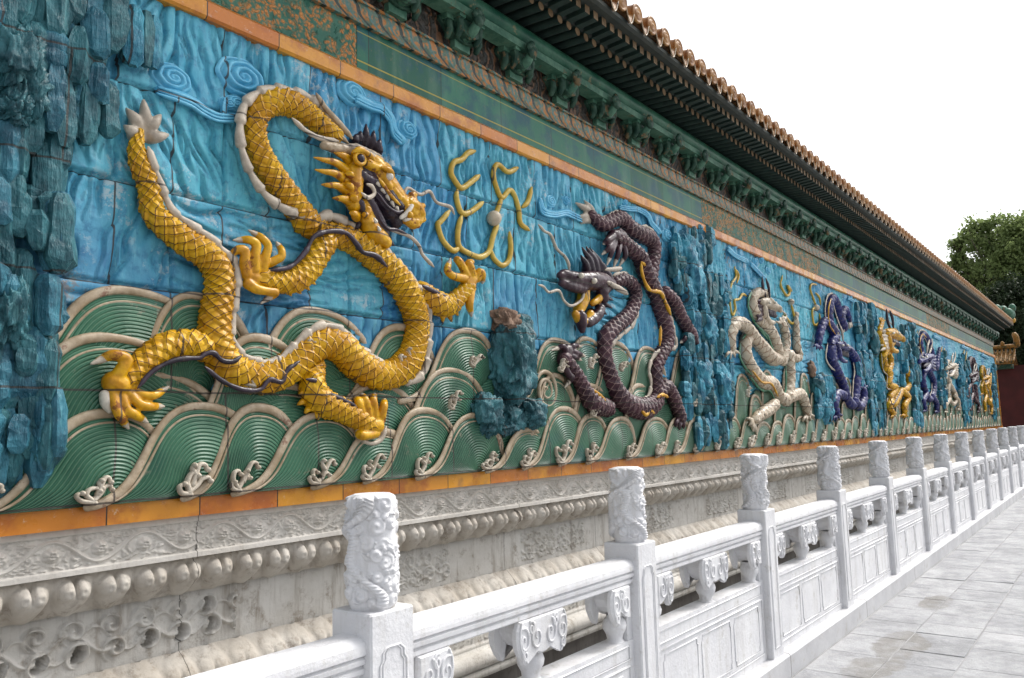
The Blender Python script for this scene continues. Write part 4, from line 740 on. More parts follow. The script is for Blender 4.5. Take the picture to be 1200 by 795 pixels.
cloud([(889, 305, 5), (897, 318, 5), (904, 312, 4)], [[(880, 310, 2.2), (895, 326, 2.4)]], 2.2)
for (u, v) in ((994, 348), (1020, 366), (1062, 382), (1094, 392), (1127, 404), (1150, 414)): cloud([(u, v, 3.2), (u+5, v+5, 3)], [[(u, v+2, 1.5), (u+4, v+4, 1.5), (u+7, v+6, 1.4)]], 1.4)

# --- waves
def bez(p, t): t = t[:, None]; p = [np.array(q, float) for q in p]; return (1-t)**3*p[0]+3*(1-t)**2*t*p[1]+3*(1-t)*t**2*p[2]+t**3*p[3]
foam_mesh = None
def foam_proto(seed=0):
    rj = np.random.default_rng(seed)
    C = [[(0, 0), (-.02, .03), (-.04, .062), (-.032, .1), (-.006, .112), (.006, .09)], [(-.01, .015), (.03, .055), (.05, .088), (.08, .097), (.088, .075)], [(.025, .045), (.06, .1), (.09, .135), (.12, .135), (.126, .112)], [(-.01, .005), (-.045, .012), (-.062, .038), (-.045, .05)], [(.05, .08), (.035, .11), (.045, .128)]]
    m = MB()
    for c in C:
        sx_, sz_, sh_ = 1+rj.normal(0, .16), 1+rj.normal(0, .12), rj.normal(0, .18); c = [(x*sx_+z*sh_, z*sz_) for x, z in c]; Q = smooth_path(np.array([(x, 0, z, .0125) for x, z in c]), .006); m.tube(Q[:, :3], Q[:, 3]*np.linspace(1.2, .8, len(Q)), 8); m.tube(np.array([Q[-1, :3]+[0, -.004, 0], Q[-1, :3]+[.001, -.008, 0]]), .0135, 8)
    return m
def wave(cx, cz, zb_, wl, wr, off, n=56, rings=26, foam=True, far=False):
    t = np.linspace(0, 1, n//2); hh = cz-zb_
    A = bez([(cx-wl, zb_), (cx-.42*wl, zb_+.04*hh), (cx-.60*wl, cz), (cx, cz)], t); B = bez([(cx, cz), (cx+.62*wr, cz), (cx+.95*wr, cz-.35*hh), (cx+wr, cz-.95*hh)], t)[1:]
    P = np.concatenate([A, B]); m_ = len(P); s = np.linspace(0, 1, rings)
    sk = .12*math.sin(cx*23.0); core = np.stack([np.linspace(cx-(.12+sk)*wl, cx+(.45-sk)*wr, m_), np.full(m_, zb_+.001)], 1)
    Q = P[:, None]*(1-s[None, :, None])+core[:, None]*s[None, :, None]
    dist = np.linalg.norm(P-core, axis=1); dist = np.minimum(dist, hh*1.05)
    tt = np.linspace(0, 1, m_)[:, None]; bulge = np.sin(np.pi*np.clip(s[None]*.9+.1, 0, 1))*.035
    y = WY-(off+.05*(1-tt)+bulge*np.sin(np.pi*np.clip(tt, .05, .95)))
    V = np.stack([Q[..., 0], y+0*Q[..., 0], np.maximum(Q[..., 1], zb_)], -1); uv = np.stack([tt+0*Q[..., 0], s[None]*dist[:, None]], -1)
    m = MB(); m.grid(V, uv=uv, m=0)
    rp = np.stack([P[:, 0], y[:, 0]-.004, P[:, 1]], 1); R = .0215*np.linspace(.8, 1.05, m_)*(1+.16*np.sin(np.linspace(0, 9, m_)+cx*7)); R[-6:] *= np.linspace(1, .45, 6)
    m.tube(rp, R, 8, m=1, flat=.55); 
    Vin = P*(1-.105)+core*.105; m.tube(np.stack([Vin[:, 0], y[:, 0]-.006, np.maximum(Vin[:, 1], zb_)], 1), .006, 6, m=1)
    return m, P[0], float(y[0, 0])
foam_me = [None]
def place_wave(*a, **k):
    fo = k.pop('foam', True); zb_ok = a[2] < 1.4; par = k.pop('into', None); m, st, y = wave(*a, **k)
    if par is not None: return m
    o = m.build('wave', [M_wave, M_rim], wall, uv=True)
    if fo:
        foam_me[0] = (foam_me[0] or 0)+1; f = foam_proto(foam_me[0] % 11).build('foam_curl', M_foam, o); f.rotation_euler = (0, random.uniform(-.2, .2), 0)
        f.location = (st[0]+.02, y-.02, st[1]+.012) if zb_ok else (a[0]-.06, WY-.125, a[1]-.24); sc_ = random.uniform(.68, .95)*(1 if zb_ok else .72); f.scale = (sc_, 1.3, sc_)
    return o
ZB = 1.374
near = [(1.13, 1.74), (1.55, 1.765), (1.935, 1.757), (2.225, 1.755), (2.62, 1.72), (3.0, 1.66), (3.345, 1.76), (3.81, 1.72), (4.37, 1.625), (4.80, 1.775), (5.19, 1.74), (5.63, 1.695), (6.22, 1.705), (6.66, 1.68), (7.08, 1.70)]
bottom = list(near); x = 7.52
while x < 30.2: bottom.append((x, 1.69+random.uniform(-.04, .05))); x += random.uniform(.38, .48)
back = []      # (cx, cz, zb, wl, wr, off)
for (u, v, wl, wr, b, of) in ((150, 341, .42, .34, 1.62, .0), (228, 347, .30, .25, 1.6, .0), (126, 396, .42, .33, 1.5, .02), (368, 364, .42, .34, 1.62, .0), (300, 396, .30, .26, 1.55, .02), (470, 384, .40, .25, 1.6, .0), (548, 388, .46, .25, 1.55, .0), (527, 434, .44, .30, 1.45, .02), (440, 452, .4, .3, 1.45, .015), (330, 452, .4, .3, 1.42, .015), (180, 440, .4, .3, 1.42, .015), (650, 399, .40, .34, 1.6, .0), (685, 397, .34, .3, 1.6, .0), (720, 402, .38, .28, 1.6, .0), (757, 408, .38, .3, 1.6, .0), (802, 410, .42, .36, 1.55, .0), (808, 447, .4, .34, 1.45, .02), (748, 452, .36, .3, 1.45, .015), (690, 452, .36, .3, 1.45, .015), (648, 440, .30, .24, 1.5, .03)):
    P = W(u, v, of+.03); back.append((float(P[0]), float(P[2]), max(b, float(P[2])-.46), wl*1.38, wr*1.35, of))
x = 8.35
while x < 30.1:
    back.append((x, 2.2+random.uniform(-.08, .12), 1.6, .42, .34, 0)); back.append((x+.3, 1.97+random.uniform(-.08, .05), 1.45, .4, .32, .02)); x += random.uniform(.62, .8)
def backing(x0, x1, zt0):
    xs_ = np.linspace(x0, x1, 90); V = np.stack([np.stack([xs_, np.full(90, WY-.045-.02*(1-t)), 1.374+(zt0+.10*np.sin(xs_*5.1)+.05*np.sin(xs_*11)-1.374)*t], 1) for t in np.linspace(0, 1, 8)]); uv = np.stack([np.repeat(xs_[None], 8, 0), V[..., 2]+.03*np.sin(V[..., 0]*7)], -1); m = MB(); m.grid(V, uv=uv); m.build('wave_ground', [M_wave], wall, uv=True)
backing(1.25, 6.75, 1.86); backing(8.2, 13.3, 1.9); backing(15.0, 30.3, 1.9)
allw = [(b[0], b, 2.15 < b[0] < 9 and random.random() < .8) for b in back]
prevx = .75
for cx_, cz_ in bottom:
    wl = min(.52, max(.34, cx_-prevx+.1)); allw.append((cx_, (cx_, cz_+random.uniform(-.03, .02), ZB, wl*random.uniform(.92, 1.12), random.uniform(.26, .36), .045), True)); prevx = cx_
allw.sort(key=lambda q: q[0])
rest = MB()
for i, (x_, a, fo) in enumerate(allw):
    lod = dict(n=56, rings=26) if x_ < 8 else dict(n=24, rings=8)
    if i < 99: place_wave(*a, foam=fo, **lod)
    else:
        m = place_wave(*a, into=rest, **lod); base = rest.n
        rest.v += m.v; rest.uv += m.uv; rest.q += [q+base for q in m.q]; rest.t += [q+base for q in m.t]; rest.qm += m.qm; rest.tm += m.tm; rest.qs += m.qs; rest.ts += m.ts; rest.n += m.n
if rest.n: o = rest.build('waves', [M_wave, M_rim], wall, uv=True); o['kind'] = 'stuff'
# a scroll-shaped wave beside the middle rock
a = np.linspace(0, 4.6*math.pi, 90); P0 = W(640, 458, .08); R_ = np.linspace(.13, .015, 90); m = MB()
m.tube(np.stack([P0[0]+R_*np.cos(2.6-a)*1.05, np.full(90, P0[1]), P0[2]+R_*np.sin(2.6-a)*1.1], 1), np.linspace(.017, .009, 90), 8); m.build('wave_scroll', M_rim, wall)

# --- rocks
def crystals(name, items, mats, parent=wall, seed=0):
    """items: (x, z_top, length, radius, off); each a splintered, many sided shard"""
    r = np.random.default_rng(seed); m = MB()
    for (x, zt, L, R, of) in items:
        n = int(r.integers(7, 11)); a = np.linspace(0, 2*np.pi, n, endpoint=False)+r.uniform(-.28, .28, n)
        rr = R*np.where(np.arange(n) % 2 == 0, r.uniform(.95, 1.2, n), r.uniform(.72, .98, n)); lean = r.normal(0, .035); rings = []; K = 7; tw = r.normal(0, .12)
        for f in np.linspace(0, 1, K):
            sc_ = np.interp(f, [0, .06, .2, .7, .88, 1], [.55, .9, 1, 1.04, .95, .45])*(1+.05*r.normal()); jit = 1+r.normal(0, .07, n); zz = zt-L*f+(r.normal(0, .025, n)*L if 0 < f < 1 else 0)
            rings.append(np.stack([x+lean*L*f+rr*sc_*jit*np.cos(a+tw*f), WY-of+rr*.95*sc_*jit*np.sin(a+tw*f), zz+0*a], 1))
        m.grid(np.stack(rings), closed=True, smooth=False, m=int(r.integers(0, len(mats))), flip=False)
        for e, sg in ((0, 1), (-1, -1)):
            c = rings[e].mean(0); V = np.concatenate([rings[e], [c]]); m.add(V, t=[(i, (i+1) % n, n)[::sg] for i in range(n)], smooth=False)
    return m.build(name, mats, parent, smooth=False)
def lump(name, u, v, rx, rz, mats, off=.07, depth_=.09, seed=0, nu=90, nv=64, amp=.42, cav=True, parent=wall, top=None):
    """eroded scholar's rock with hollows"""
    P, _ = WR(u, v, 1, off); k = depth(P)/F_PX; RX, RZ = rx*k, rz*k
    a = np.linspace(0, 2*np.pi, nu, endpoint=False)[None]; b = np.linspace(-math.pi/2, math.pi/2, nv)[:, None]
    ux, uy, uz = np.cos(b)*np.cos(a), np.cos(b)*np.sin(a), np.sin(b)+0*a
    nu_ = fbm(ux*3+seed, uz*3+uy, 3, seed+40); q = fbm(ux*2.0+seed*3+uy, uz*1.5+seed, 3, seed); ridg = 1-np.abs(2*fbm(ux*3.4+uy*1.6+seed+nu_, uz*2.2-uy+nu_, 2, seed+5)-1)*3.2; rid2 = 1-np.abs(2*fbm(ux*9+uy*4+seed+3*nu_, uz*2.4-uy*2, 2, seed+9)-1)*2.6; ridg = np.clip(ridg, -1.3, 1); rid2 = np.clip(rid2, -1, 1)
    s = 1+amp*1.3*(q-.5)+amp*.55*ridg+amp*.28*rid2
    sg = lambda t, p: np.sign(t)*np.abs(t)**p
    V = np.stack([P[0]+RX*s*sg(ux, .8), WY-off+depth_*s*uy, P[2]+RZ*s*sg(uz, .8)], -1)
    m = MB(); m.grid(V, closed=True, smooth=True)
    o = m.build(name, mats, parent)
    if len(mats) > 1:
        me = o.data
        for p in me.polygons:
            if p.center[2] > P[2]+RZ*top: p.material_index = 1
    return o
TE = [M_teal, M_azure]
r2 = np.random.default_rng(3)
def fill(poly_rows, dens, Rm, Lm, of=(.03, .13)):
    it = []
    for (u0, u1, v0, v1, n) in poly_rows:
        for _ in range(n):
            u = r2.uniform(u0, u1); v = r2.uniform(v0, v1); o_ = r2.uniform(*of); P = W(u, v, o_); ln_ = r2.uniform(.6, 1.4)*Lm; ln_ = min(ln_, max(.06, P[2]-1.38)); it.append((P[0], max(P[2], 1.45), ln_, r2.uniform(.7, 1.35)*Rm, o_))
    return it
rk = crystals('rock_pillar', fill([(-30, 140, -60, -10, 44), (-30, 122, 10, 40, 26), (62, 128, 70, 100, 15), (-30, 70, 120, 170, 17), (-30, 74, 205, 250, 18), (-30, 62, 290, 340, 22), (-30, 64, 375, 420, 24), (-30, 60, 455, 500, 24), (40, 66, 440, 470, 7)], 1, .047, .235, (.04, .15)), [M_teal, M_teal, rock_mat('sea_blue_rock_glaze', (.012, .075, .115), (.045, .20, .27), (.14, .38, .44))], seed=4)
crystals('rock_pillar', [(*(W(u, v, o_)[[0, 2]]), L, R, o_) for u, v, L, R, o_ in ((158, 8, .27, .045, .1), (171, 14, .25, .035, .09), (181, 20, .24, .035, .08), (150, 18, .22, .03, .06))], [M_teal, M_azure], seed=9)
for i, (u, v, rx, rz) in enumerate(((18, 70, 26, 34), (28, 110, 22, 30), (12, 130, 18, 20))): lump('scholar_rock', u, v, rx, rz, [M_teal], .13, .08, 11+i)
lump('scholar_rock', 8, 372, 18, 40, [M_teal], .13, .08, 15)
lump('scholar_rock', 601, 425, 31, 43, [M_teal, M_rust], .09, .13, 21, 170, 120, .36, top=3.0)
lump('scholar_rock', 592, 377, 22, 14, [M_rust], .06, .07, 23, 90, 60, .42); lump('scholar_rock', 608, 382, 20, 13, [M_teal], .055, .06, 29, 90, 60, .42)
lump('scholar_rock', 570, 487, 21, 23, [M_teal], .09, .09, 25, 70, 50, .35)
lump('scholar_rock', 622, 484, 20, 16, [M_teal], .09, .09, 26, 70, 50, .35)
lump('scholar_rock', 597, 492, 24, 18, [M_teal], .06, .07, 27, 90, 60, .42)
crystals('rock_pillar', fill([(786, 832, 262, 330, 66), (800, 852, 320, 400, 70), (800, 856, 380, 470, 76), (815, 856, 440, 500, 50)], 1, .042, .2), [M_azure, M_azure, M_teal], seed=12)
crystals('rock_pillar', fill([(816, 852, 484, 505, 16)], 1, .05, .2), [M_azure, M_teal], seed=13)
for i, (u, v, rx, rz) in enumerate(((805, 300, 16, 20), (812, 330, 16, 20), (830, 385, 14, 20), (822, 440, 14, 18), (846, 455, 10, 22))): lump('scholar_rock', u, v, rx, rz, [M_azure], .11, .08, 31+i, 40, 30)
def pillar(u0, u1, v0, v1, n, seed, R=.05, L=.24): return crystals('rock_pillar', fill([(u0, u1, v0, v1, n*2)], 1, R, L, (.03, .12)), [M_azure, M_azure, M_teal], seed=seed)
pillar(957, 975, 436, 478, 30, 41); lump('scholar_rock', 951, 433, 5, 9, [M_rust], .06, .05, 44, 30, 20)
for i, (u, v, rx, rz) in enumerate(((958, 455, 9, 12), (966, 480, 9, 10), (1024, 405, 8, 14), (1030, 455, 7, 14), (1072, 420, 6, 18), (1125, 440, 6, 14))): lump('scholar_rock', u, v, rx, rz, [M_azure if i % 2 else M_teal], .1, .08, 51+i, 36, 26)
pillar(1003, 1026, 352, 440, 44, 45); pillar(1018, 1036, 440, 495, 30, 46)
pillar(1054, 1073, 378, 440, 34, 47); pillar(1069, 1078, 430, 490, 24, 48)
pillar(1100, 1108, 410, 470, 24, 49); pillar(1122, 1135, 412, 470, 30, 50); pillar(1129, 1137, 450, 492, 20, 51); pillar(1162, 1166, 425, 490, 26, 52)

# --- cornice: bracket sets, purlin, rafters, eave tiles, roof
M_brk = glaze('weathered_green_glaze', (.012, .042, .030), (.045, .095, .065), .4, spec=.15, seam=False, chip=(.15, .11, .06), chip_at=.56, nscale=14)  # bracket and purlin glazes carry the under-eave shade as darker colour
M_brk2 = glaze('mint_glaze', (.045, .125, .085), (.10, .21, .145), .4, spec=.15, seam=False, chip=(.15, .12, .07), chip_at=.58, nscale=12)
M_brkd = glaze('brown_bracket_glaze', (.025, .024, .018), (.08, .062, .04), .45, spec=.15, seam=False, nscale=16)
def board_mat():
    n = NT('carved_bracket_board'); p = n.sep(n.pos); d = n.math('SINE', n.math('ADD', n.math('MULTIPLY', p[0], 75.0), n.math('MULTIPLY', n.noise(7, 3), 22.0)))
    c = n.mix(n.ramp(n.noise(20, 4), .4, .6), (.014, .014, .011), (.03, .022, .014)); c = n.mix(n.ramp(d, .7, .9, 0, .6), c, (.17, .075, .03)); n.set('Base Color', c); n.set('Roughness', .55); n.bump(d, .7, .015); return n.m
def bracket_mesh():
    m = MB(); y = WY-.055
    m.box((-.075, y-.035, 4.107), (.075, y+.05, 4.165), 1)                       # big block
    m.box((-.055, y-.05, 4.165), (.055, y+.05, 4.185), 0)
    def arm(x0, x1, ya, yb, z0, z1, mi):
        n = 9; t = np.linspace(0, 1, n); bot = z1-(z1-z0)*np.sin(np.pi*t)**.5
        poly = [(x0+(x1-x0)*k, b) for k, b in zip(t, bot)]+[(x1, z1+.02), (x0, z1+.02)]
        m.prism(poly, ya, yb, mi, .004)
    arm(-.17, .17, y-.06, y+.02, 4.15, 4.237, 0); arm(-.12, .12, y-.118, y-.064, 4.165, 4.2502, 0); arm(-.20, .20, y-.022, y+.045, 4.195, 4.262, 0)
    for sx in (-.15, .15): m.box((sx-.032, y-.07, 4.2572), (sx+.032, y+.01, 4.29), 1)
    for sx in (-.145, .145): m.tube(np.array([(sx, y-.05, 4.235), (sx, y-.052, 4.19), (sx, y-.03, 4.15)]), np.array([.028, .028, .02]), 10, m=0)
    for sx in (-.095, .095): m.box((sx-.028, y-.128, 4.2704), (sx+.028, y-.06, 4.2915), 1)
    for sx in (-.09, .09): m.tube(np.array([(sx, y-.1, 4.255), (sx, y-.1, 4.205), (sx, y-.075, 4.165)]), np.array([.027, .027, .02]), 10, m=0)
    # projecting arm with a cloud shaped head
    Q = np.array([(0, y+.02, 4.20, .03), (0, y-.07, 4.19, .035), (0, y-.13, 4.215, .036), (0, y-.165, 4.25, .03)]); Q = smooth_path(Q, .012); m.tube(Q[:, :3], Q[:, 3], 10, m=1)
    for (dx, dz, r) in ((0, .0, .046), (-.03, .028, .032), (.03, .028, .032), (0, .05, .036)):
        a = np.linspace(-math.pi/2, math.pi/2, 9); P = np.stack([r*np.cos(a)+1e-4, r*np.sin(a)], 1); k = len(m.v); b0 = m.n; m.lathe(P, 12); m.v[-1] = m.v[-1]+np.array([dx, y-.18, 4.268+dz])
        m.qm[-1][:] = 0; m.v[-1][:, 1] = (m.v[-1][:, 1]-(y-.18))*.6+(y-.18)
    return m
xb0 = 3.754; nb = 0; proto = None
ks = [k for k in range(-5, 47) if X0+.1 < xb0+.5835*k < X1-.1]
for k in ks:
    xx = xb0+.5835*k
    if proto is None: proto = bracket_mesh().build('bracket_set', [M_brk, M_brk2, M_brkd], wall); proto.location = (xx, 0, 0)
    else: copy(proto, wall, (xx, 0, 0))
mb = MB(); mb.box((X0, WY-.05, 4.107), (X1, WY+.06, 4.33)); mb.build('bracket_board', board_mat(), wall)
mb = MB(); PY = WY-.175
mb.box((X0-.3, PY-.02, 4.292), (X1+.3, PY+.10, 4.345)); o = mb.build('purlin_board', M_brk2, wall)
mb = MB(); a = np.linspace(-1.9, 1.9, 17)+math.pi; xg = np.array([X0-.35, X1+.35]); P = np.stack([np.stack([np.full(17, x), PY+.045+.075*np.cos(a), 4.415-.075*np.sin(a)], 1) for x in xg]); mb.grid(P, flip=True); mb.build('eave_purlin', M_slab if False else glaze('purlin_green_glaze', (.014, .075, .048), (.042, .13, .082), .33, spec=.15, seam=False, chip=(.17, .17, .10), chip_at=.6), wall)
M_raft = plain('dark_green_rafter', (.008, .022, .018), (.016, .036, .028), .6, 12)
M_rend = glaze('ochre_rafter_end', (.13, .085, .045), (.22, .15, .085), .5, spec=.15, seam=False)
M_under = plain('dark_eave_board', (.022, .03, .026), (.04, .045, .035), .7, 8)
def rafter_mesh(y0, z0, y1, z1, r, square=False):
    m = MB()
    if square:
        d = .03; V = []
        for (y, z) in ((y0, z0), (y1, z1)): V += [(-d, y, z-d), (d, y, z-d), (d, y, z+d), (-d, y, z+d)]
        m.add(V, q=[(0, 1, 5, 4), (1, 2, 6, 5), (2, 3, 7, 6), (3, 0, 4, 7)], smooth=False); k = 1.0
        m.add([(-d*k, y1-.001, z1-d), (d*k, y1-.001, z1-d), (d*k, y1-.001, z1+d), (-d*k, y1-.001, z1+d)], q=[(0, 1, 2, 3)], m=1, smooth=False)
    else:
        m.tube(np.array([(0, y0, z0), (0, (y0+y1)/2, (z0+z1)/2), (0, y1, z1)]), r, 10, cap=False)
        a = np.linspace(0, 2*np.pi, 12, endpoint=False); m.add(np.concatenate([np.stack([r*np.cos(a), np.full(12, y1-.002), z1+r*np.sin(a)], 1), [[0, y1-.006, z1]]]), t=[(i, (i+1) % 12, 12) for i in range(12)], m=1)
    return m
EY = 2.70
def row_of(name, mesh, mats, pitch, x_start, limit=100):
    n = int((X1+.12-(X0-.45))/pitch); allx = [X0-.45+.05+i*pitch for i in range(n)]; vis = [x for x in allx if x > x_start][:limit]; pr = None
    for x in vis:
        if pr is None: pr = mesh.build(name, mats, wall); pr.location = (x, 0, 0)
        else: copy(pr, wall, (x, 0, 0))
    left = [x for x in allx if x not in vis]
    if left:
        R = MB()
        for x in left:
            for v, uv_ in zip(mesh.v, mesh.uv): R.v.append(v+np.array([x, 0, 0])); R.uv.append(uv_)
            R.q += [q+R.n for q in mesh.q]; R.t += [q+R.n for q in mesh.t]; R.qm += mesh.qm; R.tm += mesh.tm; R.qs += mesh.qs; R.ts += mesh.ts; R.n += mesh.n
        o = R.build(name+'s', mats, wall); o['kind'] = 'stuff'
row_of('rafter', rafter_mesh(PY+.2, 4.545, 2.93, 4.52, .032), [M_raft, M_rend], .115, 3.0)
row_of('flying_rafter', rafter_mesh(3.02, 4.572, 2.77, 4.585, .026, True), [M_raft, M_rend], .115, 3.0)
mb = MB()
P = [(WY+.05, 4.50), (PY+.05, 4.555), (2.93, 4.552), (2.92, 4.60), (2.77, 4.616), (EY+.02, 4.618), (EY-.005, 4.632), (EY-.005, 4.66), (WY+.05, 4.66)]
mb.grid(np.array([[(x, y, z) for y, z in P] for x in (X0-.45, X1+.12)]), smooth=False); mb.build('eave_board', M_under, wall)
M_tile = glaze('ochre_roof_tile', (.20, .085, .028), (.36, .185, .062), .45, spec=.25, seam=False, chip=(.38, .29, .18), chip_at=.6, nscale=12)
M_tileg = glaze('golden_roof_tile', (.50, .25, .03), (.60, .34, .05), .35, seam=False)
def eave_tile_mesh():
    m = MB(); r = .074; z = 4.752; a = np.linspace(0, 2*np.pi, 22, endpoint=False)
    m.tube(np.array([(0, EY+.30, z+.1), (0, EY+.12, z+.03), (0, EY-.02, z)]), r*.93, 16, cap=False)
    rr = [(r*.93, EY-.02), (r, EY-.02), (r*1.02, EY-.035), (r*.9, EY-.042), (r*.78, EY-.034), (r*.62, EY-.036), (r*.5, EY-.046), (r*.35, EY-.038), (r*.12, EY-.05), (.001, EY-.05)]
    P = np.stack([np.stack([q*np.cos(a), np.full(22, y), z+q*np.sin(a)], 1) for q, y in rr]); m.grid(P, closed=True, flip=False)
    # drip tile hanging between two barrels
    n = 13; t = np.linspace(-1, 1, n); w_ = .0585; top = 4.70+.035*t**2; bot = top-.015-.062*(1-np.abs(t)**1.6)
    F_ = np.stack([np.stack([.1175+t*w_*1.0, np.full(n, EY-.03+d*.012), zz], 1) for zz, d in ((top, 1), ((top+bot)/2, 0), (bot, -.5))]); m.grid(F_, flip=True); B_ = F_.copy(); B_[..., 1] += .014; m.grid(B_)
    Pn = np.stack([np.stack([.1175+t*w_, np.full(n, y), top+dz], 1) for y, dz in ((EY-.02, 0), (EY+.12, .03), (EY+.3, .1))]); m.grid(Pn, flip=True)
    lip = np.stack([.1175+t*w_, np.full(n, EY-.036), bot], 1); m.tube(lip, .0055, 6, m=1)
    return m
row_of('eave_tile', eave_tile_mesh(), [M_tile, M_rim], .235, 3.6)
# roof slopes with barrel rows running up to the ridge
mb = MB(); yr, zr = 3.95, 5.45
sl = [(EY, 4.70), (EY+.3, 4.80), (3.3, 5.05), (yr, zr), (5.2, 4.70)]
mb.grid(np.array([[(x, y, z) for y, z in sl] for x in (X0-.45, X1+.12)]), smooth=False, flip=True)
x = X0-.40
while x < X1+.12:
    Q = smooth_path(np.array([(x, EY+.28, 4.845, .06), (x, 3.3, 5.07, .06), (x, yr-.05, zr, .06)]), .25); mb.tube(Q[:, :3], .06, 8); x += .235
mb.build('roof', M_tile, wall)
mb = MB(); mb.box((X0-.2, yr-.1, zr-.05), (X1+.2, yr+.1, zr+.25)); Q = np.array([(X0-.25, yr, zr+.27), ((X0+X1)/2, yr, zr+.27), (X1+.25, yr, zr+.27)]); mb.tube(Q, .09, 12); mb.build('ridge', M_tileg, wall)
# hip ridge and corner ornament at the far end
mb = MB()
Q = smooth_path(np.array([(X1-.6, yr, zr+.12, .12), (X1-.25, 3.3, 5.12, .12), (X1+.08, EY+.15, 4.83, .11), (X1+.16, EY-.02, 4.80, .10)]), .06); mb.tube(Q[:, :3], Q[:, 3], 10)
for (dx, dy, dz, r) in ((.45, .05, .20, .17), (.52, -.04, .42, .11), (.30, .20, .30, .16), (.1, .35, .36, .14), (-.2, .5, .42, .14), (.2, .05, .2, .15), (-.5, .6, .40, .12)):
    a = np.linspace(-math.pi/2, math.pi/2, 9); mb.lathe(np.stack([r*np.cos(a)+1e-4, r*1.25*np.sin(a)], 1), 10, m=1 if r > .095 else 0); mb.v[-1] = mb.v[-1]+np.array([X1+dx-.34, EY+dy, 4.80+dz])
mb.build('hip_ridge', [M_tileg, M_brk2], wall)

# --- carved marble base -------------------------------------------
def relief(name, z0, z1, nz, yfun, mat, dx=.006):
    xs_ = xs_grid(dx, X0-.05, X1+.05); zs_ = np.linspace(z0, z1, nz); X_, Z_ = np.meshgrid(xs_, zs_, indexing='ij'); Y_ = yfun(X_, Z_)
    m = MB(); m.grid(np.stack([X_, Y_, Z_], -1), flip=True); return m.build(name, mat, wall)
BF = 3.285
def frieze_y(X, Z):
    p = .1815; t = (X-1.369)/p; zc = 1.198; a = .045; s = (Z-zc)
    vine = zc+a*1.02*np.cos(np.pi*t); d = np.abs(Z-vine)/np.sqrt(1+(a*np.pi/p*np.sin(np.pi*t))**2); h = .010*np.exp(-(d/.0060)**2)
    k = np.round(t); fx = X-(1.369+k*p); fz = Z-(zc-.004*np.cos(np.pi*k)); rr = np.hypot(fx, fz*1.1); th = np.arctan2(fz, fx)
    fl = .020*np.clip(1-(rr/.032)**2, 0, 1)**.7*(.55+.45*np.abs(np.cos(3*th+rr*40))*np.clip(.4+rr*40, 0, 1)+.2*np.cos(rr*420))
    ring = .004*np.exp(-((rr-.04)/.006)**2)*(.6+.4*np.cos(9*th))
    leaf = .009*np.clip(1-np.abs(np.sin(X*70+14*fbm(X*16, Z*16, 2, 3)+9*fbm(X*40, Z*40, 2, 13)))*1.7, 0, 1)*np.clip((rr-.038)/.01, 0, 1)*np.clip((d-.008)/.006, 0, 1)
    inside = np.clip((.064-np.abs(s))/.003, 0, 1); rimh = .012*(1-np.clip((.066-np.abs(s))/.004, 0, 1))
    return BF+.016-(1.45*np.maximum(h, np.maximum(fl*1.1, np.maximum(ring, leaf)))*inside+rimh*1.25)-.002*fbm(X*40, Z*40, 2, 4)
relief('carved_frieze', 1.116, 1.290, 64, frieze_y, M_frieze, .0055)
mb = MB(); mb.grid(np.array([[(x, y, z) for y, z in ((WY+.1, 1.2915), (BF-.0, 1.2915), (BF-.0, 1.289))] for x in (X0-.05, X1+.05)]), smooth=False, flip=True)
mb.grid(np.array([[(x, y, z) for y, z in ((BF+.0, 1.1165), (BF+.0, 1.110), (BF+.045, 1.104))] for x in (X0-.05, X1+.05)]), smooth=False, flip=True); mb.build('frieze_edge', M_frieze, wall)
def lotus_y(X, Z, z1=1.105, z0=.945, yt=BF+.045, yb=BF+.115, sg=1):
    p = .1573; t = (X-1.308)/p; k = np.round(t); fx = (X-(1.308+k*p))/(p*.5); s = np.clip((z1-Z)/(z1-z0), 0, 1)
    if sg < 0: s = 1-s
    base = yt+(yb-yt)*s**1.5
    e1 = np.clip(1-((np.abs(fx)-.34)/.44)**2-((s-.40)/.34)**2, 0, 1); e2 = np.clip(1-(np.abs(fx)/(.80*np.clip(1.12-s, .05, 1)+.02))**2, 0, 1)*np.clip((s-.30)/.1, 0, 1)*np.clip((1.02-s)/.12, 0, 1)
    top_ = .08+.15*np.exp(-(fx/.13)**2)+.22*np.clip(np.abs(fx)/.86, 0, 1)**3.0; wd_ = np.where(s < .42, .86, .86*np.sqrt(np.clip(1-((s-.42)/.60)**2, 0, 1)))+1e-3
    inn = np.clip(1-(np.abs(fx)/wd_)**2.4, 0, 1)*np.clip((s-top_)/.22, 0, 1)**.7; body_ = .054*np.sqrt(inn)*(.62+.38*np.clip(1-np.abs(s-.55)/.5, 0, 1))
    notch = .012*np.exp(-(fx/.06)**2)*np.clip(1-np.abs(s-.25)*2.2, 0, 1)
    curl = 0
    for c in (-.36, .36): q = np.hypot((fx-c)*.9, (s-.42)*1.6); curl = curl-.0022*np.cos(q*20)*np.exp(-(q/.42)**2)
    outer = .016*np.clip(np.sin(np.pi*s), 0, 1)+.012*np.clip(1-((np.abs(fx)-.5)/.5)**2-((s-.3)/.32)**2, 0, 1)**.5
    return base-outer-np.maximum(body_-notch+curl*(inn > .05), 0)
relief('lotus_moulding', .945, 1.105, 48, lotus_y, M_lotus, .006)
YWA = BF+.14
